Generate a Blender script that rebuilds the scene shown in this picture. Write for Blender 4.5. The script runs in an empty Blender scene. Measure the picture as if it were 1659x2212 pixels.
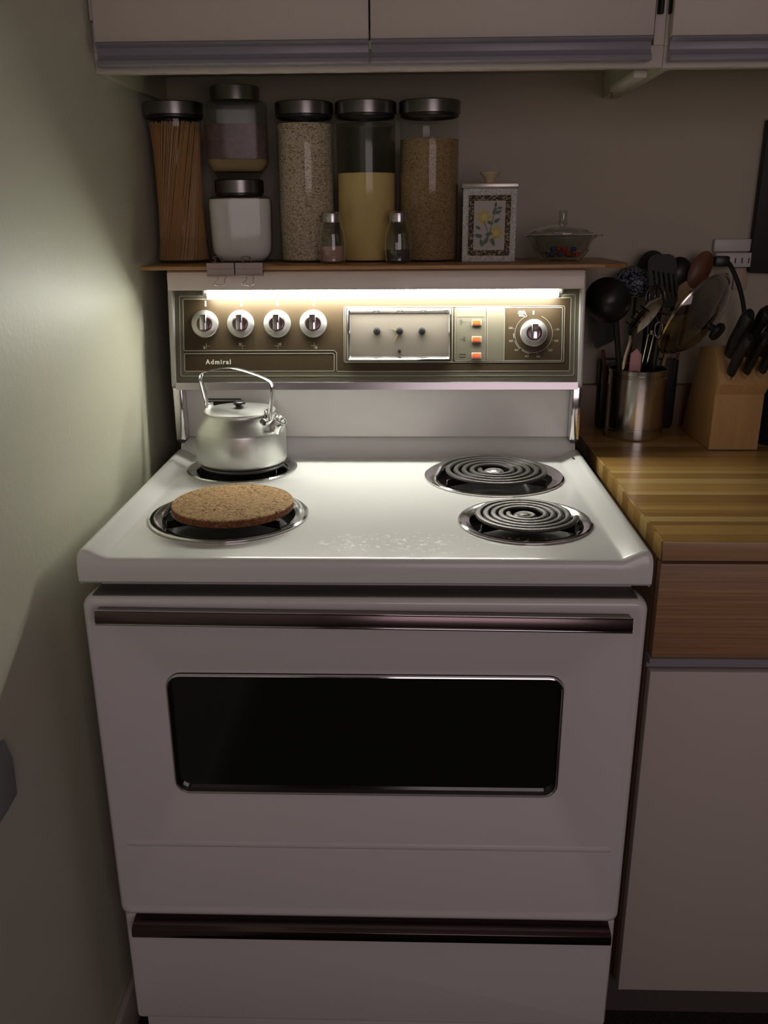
import bpy, bmesh, math, random
from mathutils import Vector, Matrix, geometry
random.seed(7)
scn = bpy.context.scene
COL = scn.collection
PI = math.pi

# ------------------------------------------------------------------ camera
cam_d = bpy.data.cameras.new('camera'); cam = bpy.data.objects.new('camera', cam_d); COL.objects.link(cam)
cam_d.sensor_fit = 'HORIZONTAL'; cam_d.sensor_width = 36; cam_d.lens = 41.0855
cam_d.clip_start = 0.02
r_ = Vector((0.9995706, 0.0285759, -0.0064771)); u_ = Vector((-0.0029964, 0.3195898, 0.9475513)); f_ = Vector((-0.0291471, 0.9471250, -0.3195382))
M = Matrix.Identity(4)
for i in range(3):
    M[i][0] = r_[i]; M[i][1] = u_[i]; M[i][2] = -f_[i]
M[0][3], M[1][3], M[2][3] = 0.062114, -1.072695, 1.332050
cam.matrix_world = M
scn.camera = cam

# ------------------------------------------------------------------ world, lights, exposure
w = bpy.data.worlds.new('world'); scn.world = w; w.use_nodes = True
w.node_tree.nodes['Background'].inputs[0].default_value = (0.30, 0.27, 0.28, 1)
w.node_tree.nodes['Background'].inputs[1].default_value = 0.5
scn.view_settings.view_transform = 'Standard'; scn.view_settings.look = 'None'
scn.view_settings.gamma = 1; scn.view_settings.use_curve_mapping = False
scn.view_settings.exposure = 0.0
WINDOW_POWER = 9.0
TUBE_STRENGTH = 64.0
ld = bpy.data.lights.new('window_daylight', 'AREA'); ld.shape = 'RECTANGLE'; ld.size = 1.5; ld.size_y = 1.15
ld.energy = WINDOW_POWER; ld.color = (1.0, 0.80, 0.83)
lo = bpy.data.objects.new('window_daylight', ld); COL.objects.link(lo)
lo.location = (0.75, -2.38, 1.52); lo.rotation_euler = (math.radians(90), 0, 0)

# ------------------------------------------------------------------ materials
def newmat(name):
    m = bpy.data.materials.new(name); m.use_nodes = True
    return m, m.node_tree, m.node_tree.nodes['Principled BSDF']
def mat(name, col, rough=.5, metal=0., coat=0., bump=0., bscale=200., var=0., vscale=8., aniso=0., emit=None, stretch=None, spec=.5, rvar=0.):
    m, nt, b = newmat(name); N = nt.nodes; L = nt.links
    b.inputs['Base Color'].default_value = (*col, 1); b.inputs['Roughness'].default_value = rough
    b.inputs['Metallic'].default_value = metal; b.inputs['Coat Weight'].default_value = coat
    b.inputs['Coat Roughness'].default_value = .05
    b.inputs['Specular IOR Level'].default_value = spec
    if aniso: b.inputs['Anisotropic'].default_value = aniso
    tc = N.new('ShaderNodeTexCoord'); mp = N.new('ShaderNodeMapping'); L.new(tc.outputs['Object'], mp.inputs[0])
    if stretch: mp.inputs['Scale'].default_value = stretch
    if var or rvar:
        n = N.new('ShaderNodeTexNoise'); n.inputs['Scale'].default_value = vscale; n.inputs['Detail'].default_value = 5
        L.new(mp.outputs[0], n.inputs['Vector'])
        if var:
            mx = N.new('ShaderNodeMix'); mx.data_type = 'RGBA'
            mx.inputs['A'].default_value = (*[c*(1-var) for c in col], 1); mx.inputs['B'].default_value = (*[min(1, c*(1+var)) for c in col], 1)
            L.new(n.outputs['Fac'], mx.inputs['Factor']); L.new(mx.outputs['Result'], b.inputs['Base Color'])
        if rvar:
            mr = N.new('ShaderNodeMapRange'); mr.inputs['From Min'].default_value = .35; mr.inputs['From Max'].default_value = .65
            mr.inputs['To Min'].default_value = max(.02, rough-rvar); mr.inputs['To Max'].default_value = rough+rvar
            L.new(n.outputs['Fac'], mr.inputs[0]); L.new(mr.outputs[0], b.inputs['Roughness'])
    if bump:
        n2 = N.new('ShaderNodeTexNoise'); n2.inputs['Scale'].default_value = bscale; n2.inputs['Detail'].default_value = 4
        L.new(mp.outputs[0], n2.inputs['Vector'])
        bp = N.new('ShaderNodeBump'); bp.inputs['Strength'].default_value = bump; bp.inputs['Distance'].default_value = .002
        L.new(n2.outputs['Fac'], bp.inputs['Height']); L.new(bp.outputs[0], b.inputs['Normal'])
    if emit:
        b.inputs['Emission Color'].default_value = (*emit[:3], 1); b.inputs['Emission Strength'].default_value = emit[3]
    return m
def wood(name, c1, c2, stretch=(1.5, 30, 30), scale=6., rough=.4, lines=.5, coat=0.):
    m, nt, b = newmat(name); N = nt.nodes; L = nt.links
    tc = N.new('ShaderNodeTexCoord'); mp = N.new('ShaderNodeMapping'); L.new(tc.outputs['Object'], mp.inputs[0]); mp.inputs['Scale'].default_value = stretch
    n = N.new('ShaderNodeTexNoise'); n.inputs['Scale'].default_value = scale; n.inputs['Detail'].default_value = 8; n.inputs['Roughness'].default_value = .65
    n.inputs['Distortion'].default_value = lines
    L.new(mp.outputs[0], n.inputs['Vector'])
    cr = N.new('ShaderNodeValToRGB'); cr.color_ramp.elements[0].position = .3; cr.color_ramp.elements[1].position = .7
    cr.color_ramp.elements[0].color = (*c1, 1); cr.color_ramp.elements[1].color = (*c2, 1)
    L.new(n.outputs['Fac'], cr.inputs[0]); L.new(cr.outputs[0], b.inputs['Base Color'])
    b.inputs['Roughness'].default_value = rough; b.inputs['Coat Weight'].default_value = coat
    bp = N.new('ShaderNodeBump'); bp.inputs['Strength'].default_value = .15; bp.inputs['Distance'].default_value = .001
    L.new(n.outputs['Fac'], bp.inputs['Height']); L.new(bp.outputs[0], b.inputs['Normal'])
    return m
def speckle(name, cols, scale=260., rough=.7, bump=.6, kind='VORONOI', spec=.3, stretch=(1, 1, 1), metal=0.):
    m, nt, b = newmat(name); N = nt.nodes; L = nt.links
    tc = N.new('ShaderNodeTexCoord'); mp = N.new('ShaderNodeMapping'); L.new(tc.outputs['Object'], mp.inputs[0]); mp.inputs['Scale'].default_value = stretch
    v = N.new('ShaderNodeTexVoronoi'); v.inputs['Scale'].default_value = scale; L.new(mp.outputs[0], v.inputs['Vector'])
    sp = N.new('ShaderNodeSeparateColor'); L.new(v.outputs['Color'], sp.inputs[0])
    cr = N.new('ShaderNodeValToRGB'); cr.color_ramp.interpolation = 'LINEAR'
    el = cr.color_ramp.elements
    while len(el) < len(cols): el.new(.5)
    for i, (p, c) in enumerate(cols): el[i].position = p; el[i].color = (*c, 1)
    L.new(sp.outputs[0], cr.inputs[0]); L.new(cr.outputs[0], b.inputs['Base Color'])
    b.inputs['Roughness'].default_value = rough; b.inputs['Specular IOR Level'].default_value = spec; b.inputs['Metallic'].default_value = metal
    bp = N.new('ShaderNodeBump'); bp.inputs['Strength'].default_value = bump; bp.inputs['Distance'].default_value = .001; bp.invert = True
    L.new(v.outputs['Distance'], bp.inputs['Height']); L.new(bp.outputs[0], b.inputs['Normal'])
    return m
def glassmat(name, tint=(.93, .95, .94), refl=1., rough=.09):
    # thin-walled glass: light passes straight through, reflection grows towards grazing angles
    m = bpy.data.materials.new(name); m.use_nodes = True; nt = m.node_tree; N = nt.nodes; L = nt.links; N.clear()
    out = N.new('ShaderNodeOutputMaterial'); tr = N.new('ShaderNodeBsdfTransparent'); tr.inputs[0].default_value = (*tint, 1)
    gl = N.new('ShaderNodeBsdfGlossy'); gl.inputs['Roughness'].default_value = rough; gl.inputs[0].default_value = (1, 1, 1, 1)
    lw = N.new('ShaderNodeLayerWeight'); p = N.new('ShaderNodeMath'); p.operation = 'POWER'; p.inputs[1].default_value = 4.
    a = N.new('ShaderNodeMath'); a.operation = 'MULTIPLY_ADD'; a.inputs[1].default_value = .8*refl; a.inputs[2].default_value = .03*refl
    mx = N.new('ShaderNodeMixShader'); L.new(lw.outputs['Facing'], p.inputs[0]); L.new(p.outputs[0], a.inputs[0]); L.new(a.outputs[0], mx.inputs[0])
    L.new(tr.outputs[0], mx.inputs[1]); L.new(gl.outputs[0], mx.inputs[2]); L.new(mx.outputs[0], out.inputs[0])
    return m

MT = {}
MT['enamel'] = mat('white_enamel', (.80, .78, .77), .30, coat=.6, bump=.02, bscale=18)
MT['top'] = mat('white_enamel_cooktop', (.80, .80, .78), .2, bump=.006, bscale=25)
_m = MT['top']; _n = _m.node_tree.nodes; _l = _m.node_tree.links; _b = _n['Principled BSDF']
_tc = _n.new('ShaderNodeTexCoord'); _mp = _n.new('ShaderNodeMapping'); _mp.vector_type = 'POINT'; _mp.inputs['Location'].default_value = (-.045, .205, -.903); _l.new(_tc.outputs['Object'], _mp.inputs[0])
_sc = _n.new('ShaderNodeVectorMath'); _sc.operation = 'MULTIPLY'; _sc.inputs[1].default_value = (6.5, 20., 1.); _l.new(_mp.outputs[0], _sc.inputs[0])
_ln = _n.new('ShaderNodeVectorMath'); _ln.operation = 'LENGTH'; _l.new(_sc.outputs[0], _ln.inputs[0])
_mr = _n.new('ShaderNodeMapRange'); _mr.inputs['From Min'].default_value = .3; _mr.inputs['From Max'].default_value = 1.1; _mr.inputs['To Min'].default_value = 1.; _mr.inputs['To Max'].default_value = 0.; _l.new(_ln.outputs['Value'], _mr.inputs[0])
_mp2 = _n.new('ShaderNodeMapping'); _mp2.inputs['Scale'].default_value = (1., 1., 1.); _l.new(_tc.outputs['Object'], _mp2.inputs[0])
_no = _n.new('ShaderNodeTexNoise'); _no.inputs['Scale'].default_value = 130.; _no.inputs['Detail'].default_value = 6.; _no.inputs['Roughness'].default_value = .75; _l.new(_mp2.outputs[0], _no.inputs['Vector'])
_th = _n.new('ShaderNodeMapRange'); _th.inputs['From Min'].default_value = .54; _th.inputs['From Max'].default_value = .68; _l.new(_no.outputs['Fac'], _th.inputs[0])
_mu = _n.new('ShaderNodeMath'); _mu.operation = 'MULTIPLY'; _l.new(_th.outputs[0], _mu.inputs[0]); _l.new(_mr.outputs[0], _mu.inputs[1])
_mx = _n.new('ShaderNodeMix'); _mx.data_type = 'RGBA'; _mx.inputs['A'].default_value = (.80, .80, .78, 1); _mx.inputs['B'].default_value = (1., 1., .97, 1); _l.new(_mu.outputs[0], _mx.inputs['Factor']); _l.new(_mx.outputs['Result'], _b.inputs['Base Color'])  # glinting flecks near the front of the deck, painted lighter into the base colour
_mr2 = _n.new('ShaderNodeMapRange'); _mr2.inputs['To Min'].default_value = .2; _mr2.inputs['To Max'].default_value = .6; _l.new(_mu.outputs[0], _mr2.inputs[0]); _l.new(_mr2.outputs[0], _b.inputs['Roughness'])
MT['chrome'] = mat('chrome', (.72, .71, .72), .10, 1., rvar=.04, vscale=30)
MT['brchrome'] = mat('brushed_chrome', (.62, .61, .61), .28, 1., rvar=.05, vscale=40)
MT['darkchrome'] = mat('dark_chrome', (.17, .125, .13), .22, 1.)
MT['trimchrome'] = mat('trim_chrome', (.50, .48, .50), .22, 1.)
MT['lidalu'] = mat('kettle_lid_aluminium', (.78, .78, .76), .36, 1., bump=.02, bscale=40)
MT['wallroom'] = mat('far_room_paint', (.26, .22, .19), .7)
MT['border'] = mat('olive_panel_border', (.088, .080, .052), .55, .1)
MT['knobmetal'] = mat('brushed_knob_metal', (.50, .49, .465), .38, .9, rvar=.06, vscale=60)
MT['alu'] = mat('aluminium_kettle', (.66, .67, .64), .40, 1., rvar=.06, vscale=12, stretch=(1, 1, 3), var=.05)
MT['alubright'] = mat('polished_aluminium', (.75, .75, .74), .2, 1.)
MT['steel'] = mat('brushed_steel', (.62, .60, .56), .18, 1., bump=.04, bscale=10, rvar=.05, vscale=20)
MT['lid'] = mat('steel_lid', (.24, .235, .225), .3, 1.)
MT['black'] = mat('black_plastic', (.012, .012, .013), .35)
MT['blackm'] = mat('black_matt', (.010, .010, .010), .6)
MT['rubber'] = mat('dark_nylon', (.014, .014, .015), .5)
MT['grey'] = mat('grey_nylon', (.035, .037, .036), .45)
MT['coil'] = mat('coil_iron', (.10, .095, .09), .38, .6, bump=.2, bscale=400)
MT['bowl'] = mat('black_drip_bowl', (.005, .005, .005), .5, spec=.3)
MT['panel'] = mat('brown_panel', (.044, .028, .012), .6, 0., spec=.25, bump=.03, bscale=900)
MT['print'] = mat('pale_gold_print', (.33, .32, .26), .5)
MT['white_print'] = mat('white_print', (.72, .72, .66), .5)
MT['tan'] = mat('champagne_metal', (.125, .113, .082), .55, 0., spec=.3)
MT['dial'] = mat('clock_dial_taupe', (.15, .128, .105), .6, spec=.3)
MT['darkprint'] = mat('dark_print', (.06, .055, .045), .6)
MT['orange'] = mat('orange_lens', (.75, .10, .02), .25, coat=.5, emit=(1., .13, .03, .25))
MT['gold'] = mat('gold_hand', (.55, .42, .18), .35, .7)
MT['wall'] = mat('cream_green_gloss_paint', (.59, .585, .46), .50, bump=.25, bscale=110, spec=.4)
MT['wallb'] = mat('cream_wall_paint', (.48, .43, .345), .6, bump=.08, bscale=60)
MT['ceil'] = mat('ceiling_paint', (.45, .43, .40), .8)
MT['floor'] = speckle('dark_brown_carpet', [(0, (.02, .014, .012)), (1, (.05, .036, .03))], 400., .95, .8)
MT['cab'] = mat('cream_cabinet_paint', (.62, .56, .50), .5, bump=.05, bscale=90)
MT['cabunder'] = mat('cream_green_underside', (.55, .54, .40), .6)
MT['strip'] = mat('grey_lavender_plastic', (.30, .29, .33), .35)
MT['toe'] = mat('dark_toe_kick', (.10, .09, .08), .6)
MT['hood'] = mat('hood_enamel', (.66, .58, .53), .35, coat=.3)
MT['frame'] = mat('backguard_grey_metal', (.42, .41, .38), .35, .3)
MT['cork'] = speckle('cork', [(0, (.09, .045, .018)), (.15, (.30, .175, .075)), (.75, (.42, .26, .12)), (1, (.50, .33, .17))], 330., .9, .9)
MT['corkside'] = speckle('cork_rim', [(0, (.10, .035, .018)), (1, (.28, .11, .05))], 330., .9, .9)
MT['shelf'] = wood('shelf_wood', (.30, .15, .055), (.42, .23, .09))
MT['block'] = wood('block_wood', (.46, .27, .105), (.56, .35, .15), stretch=(8, 8, 1.2))
MT['drawer'] = wood('drawer_wood', (.26, .14, .07), (.50, .30, .16), stretch=(1.0, 60, 95), scale=3.4, lines=.5)
for k, (a, c) in enumerate([((.42, .25, .075), (.50, .31, .10)), ((.34, .185, .05), (.40, .23, .07)), ((.50, .33, .12), (.58, .40, .16)), ((.28, .15, .042), (.34, .19, .055))]):
    MT['stave%d' % k] = wood('butcher_block_%d' % k, a, c, stretch=(1.2, 22, 22), scale=5, rough=.33, coat=.15)
MT['edgewood'] = wood('counter_edge_wood', (.36, .22, .11), (.46, .28, .15), stretch=(1.2, 30, 30))
MT['brownside'] = wood('brown_gable', (.14, .075, .04), (.20, .11, .06), stretch=(20, 20, 1.5))
MT['glass'] = glassmat('clear_glass')
MT['glassd'] = glassmat('cloudy_jar_glass', (.80, .83, .80), .8, .2)
MT['glasslid'] = glassmat('lid_glass', (.34, .35, .33), 2.2, .08)
MT['ovenglass'] = mat('oven_glass', (.010, .012, .011), .12, coat=.3, spec=.6, rvar=.05, vscale=3)
MT['spag'] = mat('spaghetti', (.40, .22, .085), .5, var=.08, vscale=60, stretch=(1, 1, .05))
MT['sugar'] = mat('white_sugar', (.88, .85, .80), .8, bump=.3, bscale=500, var=.05, vscale=30)
MT['oats'] = speckle('oats', [(0, (.12, .06, .03)), (.14, (.44, .33, .21)), (.6, (.70, .58, .42)), (1, (.82, .72, .56))], 460., .8, .8, stretch=(1, 1, 1.6))
MT['corn'] = mat('cornmeal', (.78, .59, .23), .8, bump=.25, bscale=700, var=.06, vscale=30)
MT['bulgur'] = speckle('bulgur', [(0, (.18, .10, .04)), (.4, (.38, .25, .12)), (1, (.50, .36, .20))], 760., .8, .8)
MT['brsugar'] = speckle('brown_powder', [(0, (.17, .10, .085)), (1, (.23, .145, .125))], 150., .9, .3)
MT['tansugar'] = mat('tan_powder', (.42, .28, .14), .9, var=.1, vscale=40)
MT['pinksalt'] = mat('pink_salt', (.66, .42, .36), .8, bump=.3, bscale=600)
MT['glassv'] = glassmat('pressed_glass', (.84, .87, .84), 2.6, .08)
MT['dust'] = glassmat('dusty_glass', (.60, .62, .56), .6, .3)
MT['tin'] = speckle('hammered_tin', [(0, (.45, .44, .40)), (.5, (.66, .65, .60)), (1, (.80, .79, .74))], 620., .45, .8, spec=.6, metal=.25)
MT['tinlid'] = mat('tin_lid', (.50, .47, .42), .3, .8)
MT['tinframe'] = speckle('embossed_gold_frame', [(0, (.03, .022, .012)), (.6, (.13, .10, .06)), (1, (.42, .36, .24))], 380., .4, 1., metal=.5)
MT['cream'] = mat('cream_plastic', (.62, .50, .33), .4)
MT['picture'] = mat('picture_ground', (.46, .42, .38), .5)
MT['yellow'] = mat('rose_yellow', (.52, .43, .10), .6); MT['yellow2'] = mat('rose_pale_yellow', (.60, .53, .22), .6)
MT['green'] = mat('leaf_green', (.10, .17, .11), .6); MT['green2'] = mat('stem_green', (.06, .10, .06), .6)
MT['red'] = mat('red_candy', (.60, .05, .03), .3); MT['blue'] = mat('blue_candy', (.04, .09, .30), .3)
MT['clip'] = mat('silver_clip', (.36, .29, .28), .4, .7)
MT['tube'] = mat('fluorescent_tube', (1, 1, 1), .5, emit=(.98, 1., .90, TUBE_STRENGTH))
MT['offwhite'] = mat('white_plastic', (.62, .60, .57), .4)
MT['beige'] = mat('beige_plastic', (.45, .36, .25), .5)
MT['pink'] = mat('pink_silicone', (.62, .34, .33), .5, var=.1, vscale=80)
MT['copper'] = mat('copper_ring', (.40, .16, .09), .3, .8)
MT['speck'] = speckle('speckled_enamel', [(0, (.008, .01, .018)), (.5, (.012, .015, .03)), (.66, (.14, .15, .19)), (1, (.30, .32, .36))], 420., .3, .0)
MT['redwood'] = wood('reddish_wood', (.14, .05, .025), (.21, .08, .035), stretch=(10, 10, 2))
MT['palewood'] = wood('pale_wood', (.40, .26, .10), (.50, .34, .15), stretch=(10, 10, 2))
MT['goldsteel'] = mat('polished_spoon_steel', (.62, .58, .50), .16, 1.)
MT['switch'] = mat('blue_grey_plastic', (.24, .27, .29), .5)
MT['chip'] = mat('chipped_enamel', (.01, .01, .01), .6)
MT['crumb'] = mat('burnt_crumbs', (.35, .24, .10), .8)

# ------------------------------------------------------------------ mesh helpers (world coordinates)
def BM(): return bmesh.new()
def box(bm, x0, x1, y0, y1, z0, z1, bev=0., seg=2, M=None):
    t = BM(); bmesh.ops.create_cube(t, size=1)
    for v in t.verts: v.co = Vector((x0+(v.co.x+.5)*(x1-x0), y0+(v.co.y+.5)*(y1-y0), z0+(v.co.z+.5)*(z1-z0)))
    if bev: bmesh.ops.bevel(t, geom=t.edges[:], offset=bev, segments=seg, profile=.5, affect='EDGES')
    if M: bmesh.ops.transform(t, matrix=M, verts=t.verts)
    merge(bm, t); return bm
def merge(bm, t):
    me = bpy.data.meshes.new('_t'); t.to_mesh(me); t.free(); bm.from_mesh(me); bpy.data.meshes.remove(me)
def bridge(bm, loops, closed=True, cap0=False, cap1=False, mi=0):
    rows = [[bm.verts.new(Vector(p)) for p in l] for l in loops]
    n = len(rows[0])
    for a, b in zip(rows, rows[1:]):
        for i in range(n if closed else n-1):
            j = (i+1) % n
            try:
                f = bm.faces.new((a[i], a[j], b[j], b[i])); f.material_index = mi
            except ValueError: pass
    for c, r in ((cap0, rows[0][::-1]), (cap1, rows[-1])):
        if c:
            f = bm.faces.new(r); f.material_index = mi
    return rows
def lathe(bm, prof, cx, cy, seg=48, M=None, cap0=True, cap1=True, sq=None, z0=0, sx=1., sy=1., mi=0):
    """prof: (r, z); sq exponent gives a rounded-square section"""
    loops = []
    for r, z in prof:
        l = []
        for i in range(seg):
            a = 2*PI*i/seg; c, s = math.cos(a), math.sin(a)
            k = r
            if sq: k = r/((abs(c)**sq+abs(s)**sq)**(1/sq))
            l.append(Vector((cx+sx*k*c, cy+sy*k*s, z0+z)))
        loops.append(l)
    t = BM(); bridge(t, loops, True, cap0 and prof[0][0] > 1e-5, cap1 and prof[-1][0] > 1e-5, mi)
    bmesh.ops.remove_doubles(t, verts=t.verts, dist=1e-6)
    bmesh.ops.recalc_face_normals(t, faces=t.faces)
    if M: bmesh.ops.transform(t, matrix=M, verts=t.verts)
    merge(bm, t); return bm
def disc_pts(c, r, n=24, ax=(1, 0, 0), ay=(0, 1, 0), rx=None):
    c = Vector(c); ax = Vector(ax); ay = Vector(ay)
    return [c+ax*(math.cos(2*PI*i/n)*(rx or r))+ay*(math.sin(2*PI*i/n)*r) for i in range(n)]
def smoothpath(pts, it=2):
    pts = [Vector(p) for p in pts]
    for _ in range(it):
        q = [pts[0]]
        for a, b in zip(pts, pts[1:]): q += [a*.75+b*.25, a*.25+b*.75]
        q.append(pts[-1]); pts = q
    return pts
def sweep(bm, pts, rx, ry=None, seg=10, closed=False, up=(0, 0, 1), flat=False, rs=None):
    """tube or strap: rx across, ry along 'up' side"""
    ry = ry or rx; pts = [Vector(p) for p in pts]; n = len(pts); loops = []
    upv = Vector(up)
    for i, p in enumerate(pts):
        if closed: t = pts[(i+1) % n]-pts[i-1]
        else: t = pts[min(i+1, n-1)]-pts[max(i-1, 0)]
        t.normalize(); s = t.cross(upv)
        if s.length < 1e-3: s = t.cross(Vector((0, 1, .1)))
        s.normalize(); b = s.cross(t)
        k = rs[i] if rs else 1.
        if flat: l = [p+s*(rx*a*k)+b*(ry*c) for a, c in ((1, 1), (-1, 1), (-1, -1), (1, -1))]
        else: l = [p+s*(math.cos(2*PI*j/seg)*rx*k)+b*(math.sin(2*PI*j/seg)*ry*k) for j in range(seg)]
        loops.append(l)
    t = BM()
    if closed: loops.append(loops[0])
    bridge(t, loops, True, not closed, not closed)
    bmesh.ops.remove_doubles(t, verts=t.verts, dist=1e-6)
    bmesh.ops.recalc_face_normals(t, faces=t.faces); merge(bm, t); return bm
def rrect(x0, x1, y0, y1, r, n=6):
    P = []
    for cx, cy, a0 in ((x1-r, y1-r, 0), (x0+r, y1-r, 90), (x0+r, y0+r, 180), (x1-r, y0+r, 270)):
        for i in range(n+1):
            a = math.radians(a0+90*i/n); P.append((cx+r*math.cos(a), cy+r*math.sin(a)))
    return P
def poly(bm, P, d, M=None, bev=0.):
    """P list of 3D points of a planar face, extruded by vector d"""
    t = BM(); vs = [t.verts.new(Vector(p)) for p in P]; f = t.faces.new(vs)
    e = bmesh.ops.extrude_face_region(t, geom=[f]); bmesh.ops.translate(t, vec=Vector(d), verts=[v for v in e['geom'] if isinstance(v, bmesh.types.BMVert)])
    bmesh.ops.recalc_face_normals(t, faces=t.faces)
    if bev: bmesh.ops.bevel(t, geom=t.edges[:], offset=bev, segments=2, profile=.5, affect='EDGES')
    if M: bmesh.ops.transform(t, matrix=M, verts=t.verts)
    merge(bm, t); return bm
def obj(name, bm, mats, parent=None, ang=35, label=None, root=None):
    me = bpy.data.meshes.new(name)
    if isinstance(mats, str): mats = [mats]
    o = bpy.data.objects.new(name, me)
    org = Vector((0, 0, 0))
    if parent is not None:
        org = Vector(parent.get('_o', (0, 0, 0)))
    elif bm.verts:
        xs = [v.co for v in bm.verts]; org = Vector((sum(c.x for c in xs)/len(xs), sum(c.y for c in xs)/len(xs), min(c.z for c in xs)))
        o.location = org
    o['_o'] = tuple(org)
    bmesh.ops.translate(bm, vec=-org, verts=bm.verts)
    bm.to_mesh(me); bm.free()
    for m in mats: me.materials.append(MT[m])
    for p in me.polygons: p.use_smooth = True
    me.set_sharp_from_angle(angle=math.radians(ang))
    if parent is not None: o.parent = parent
    if label: o['label'] = label
    COL.objects.link(o); return o
def tag(o, label, cat, group=None, kind=None):
    o['label'] = label; o['category'] = cat
    if group: o['group'] = group
    if kind: o['kind'] = kind
    return o
def thing(name, label, cat, loc, group=None):
    o = bpy.data.objects.new(name, None); o.empty_display_size = .05; COL.objects.link(o); o.location = loc; o['_o'] = tuple(loc)
    return tag(o, label, cat, group)
def struct(name, bm, m):
    o = obj(name, bm, m); o['kind'] = 'structure'; return o
def textmesh(bm, s, size, M, align='CENTER', spacing=1., thick=.0, shear=0., mi=0):
    c = bpy.data.curves.new('t', 'FONT'); c.body = s; c.size = size; c.align_x = align; c.align_y = 'CENTER'; c.space_character = spacing; c.shear = shear; c.offset = thick
    c.resolution_u = 3; c.extrude = .0001
    o = bpy.data.objects.new('t', c); COL.objects.link(o); bpy.context.view_layer.update()
    dg = bpy.context.evaluated_depsgraph_get(); me = bpy.data.meshes.new_from_object(o.evaluated_get(dg))
    me.transform(M); bm.from_mesh(me); bpy.data.objects.remove(o); bpy.data.curves.remove(c); bpy.data.meshes.remove(me)

# ================================================================== SETTING
XW, YW = -.420, .765
struct('floor', box(BM(), XW-.1, 2.6, -2.6, YW+.1, -.06, 0), 'floor')
struct('ceiling', box(BM(), XW-.1, 2.6, -2.6, YW+.1, 2.45, 2.51), 'ceil')
struct('wall_left', box(BM(), XW-.1, XW, -2.6, YW+.1, 0, 2.45), 'wall')
struct('wall_back', box(BM(), XW, 2.6, YW, YW+.1, 0, 2.45), 'wallb')
struct('wall_right', box(BM(), 2.5, 2.6, -2.6, YW, 0, 2.45), 'wallroom')
b = BM(); WX0, WX1, WZ0, WZ1 = -.02, 1.52, 0.93, 2.12
for a in ((XW, WX0, 0, 2.45), (WX1, 2.5, 0, 2.45), (WX0, WX1, 0, WZ0), (WX0, WX1, WZ1, 2.45)): box(b, a[0], a[1], -2.6, -2.5, a[2], a[3])
struct('wall_front', b, 'wallroom')
b = BM()
for a in ((WX0, WX1, WZ0, WZ0+.05), (WX0, WX1, WZ1-.05, WZ1), (WX0, WX0+.05, WZ0, WZ1), (WX1-.05, WX1, WZ0, WZ1), (.73, .77, WZ0, WZ1)): box(b, a[0], a[1], -2.54, -2.46, a[2], a[3])
struct('window_1', b, 'offwhite')
struct('baseboard_left', box(BM(), XW, XW+.012, -2.5, YW, 0, .085, .003), 'cab')

# ================================================================== STOVE
ST = thing('stove', 'white freestanding electric coil stove with brown control panel, in the middle of the kitchen', 'stove', (0, .27, 0))
# body behind the doors
b = BM(); box(b, -.365, .365, .035, .60, .06, .868, .003); box(b, -.33, .33, .06, .58, 0.0, .06)
obj('stove_body', b, 'enamel', ST)
# cooktop: raised rims lofted front to back + flat deck with four holes
prof = [(-.380, .869), (-.3805, .905), (-.3795, .911), (-.3765, .9145), (-.372, .9158), (-.366, .9148), (-.345, .9045), (-.341, .9032), (-.336, .903), (-.331, .903)]
def shift(P, y, dz=0., k=1.): return [(x*1., y, z+dz) for x, z in P]
b = BM()
for sgn in (1, -1):
    loops = []
    for y, dz in ((-.001, -.006), (.0005, -.0035), (.003, -.0012), (.007, 0), (.012, 0), (.516, 0), (.53, 0)):
        l = []
        for x, z in prof:
            zz = z+dz*(1 if z > .9 else 0)
            l.append((sgn*x, y, zz))
        loops.append(l)
    bridge(b, loops, closed=False)
# front deck nose and lip face
fl = [(.012, .903), (.007, .903), (.003, .9022), (.0005, .9), (-.001, .897)]
loops = [[(x, y, z) for x in (-.336, -.331, .331, .336)] for y, z in fl]
bridge(b, [[(x, y, .903) for x in (-.336, -.331)] for y in (.012, .516)], closed=False); bridge(b, [[(x, y, .903) for x in (.331, .336)] for y in (.012, .516)], closed=False)
bridge(b, loops, closed=False)
topl = [(x, z-(.006 if z > .9 else 0)) for x, z in prof[1:]]
full = topl+[(-x, z) for x, z in topl[::-1]]
def lipx(x, k): return max(-k, min(k, x))
bridge(b, [[(x, -.001, z) for x, z in full], [(x, -.0022, .887) for x, z in full], [(x, -.0012, .8715) for x, z in full], [(lipx(x, .377), .003, .8675) for x, z in full], [(lipx(x, .377), .034, .8675) for x, z in full]], closed=False)
for sgn in (1, -1):
    bridge(b, [[(sgn*.3805, y, .905), (sgn*.380, y, .869), (sgn*.377, y, .8675)] for y in (-.001, .003, .10, .53)], closed=False)
BUR = [(-.2115, .1798, .12, 'large'), (.2082, .3940, .12, 'large'), (.2323, .1566, .0985, 'small'), (-.2392, .4426, .0985, 'small')]
outer = [Vector((x, y, 0)) for x, y in ((-.331, .012), (.331, .012), (.331, .516), (-.331, .516))]
holes = [[Vector((x+(r-.010)*math.cos(-2*PI*i/48), y+(r-.010)*math.sin(-2*PI*i/48), 0)) for i in range(48)] for x, y, r, _ in BUR]
allp = outer+[p for h in holes for p in h]
tri = geometry.tessellate_polygon([outer]+holes)
vv = [b.verts.new((p.x, p.y, .903)) for p in allp]
for t in tri:
    try: b.faces.new([vv[i] for i in t])
    except ValueError: pass
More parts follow.
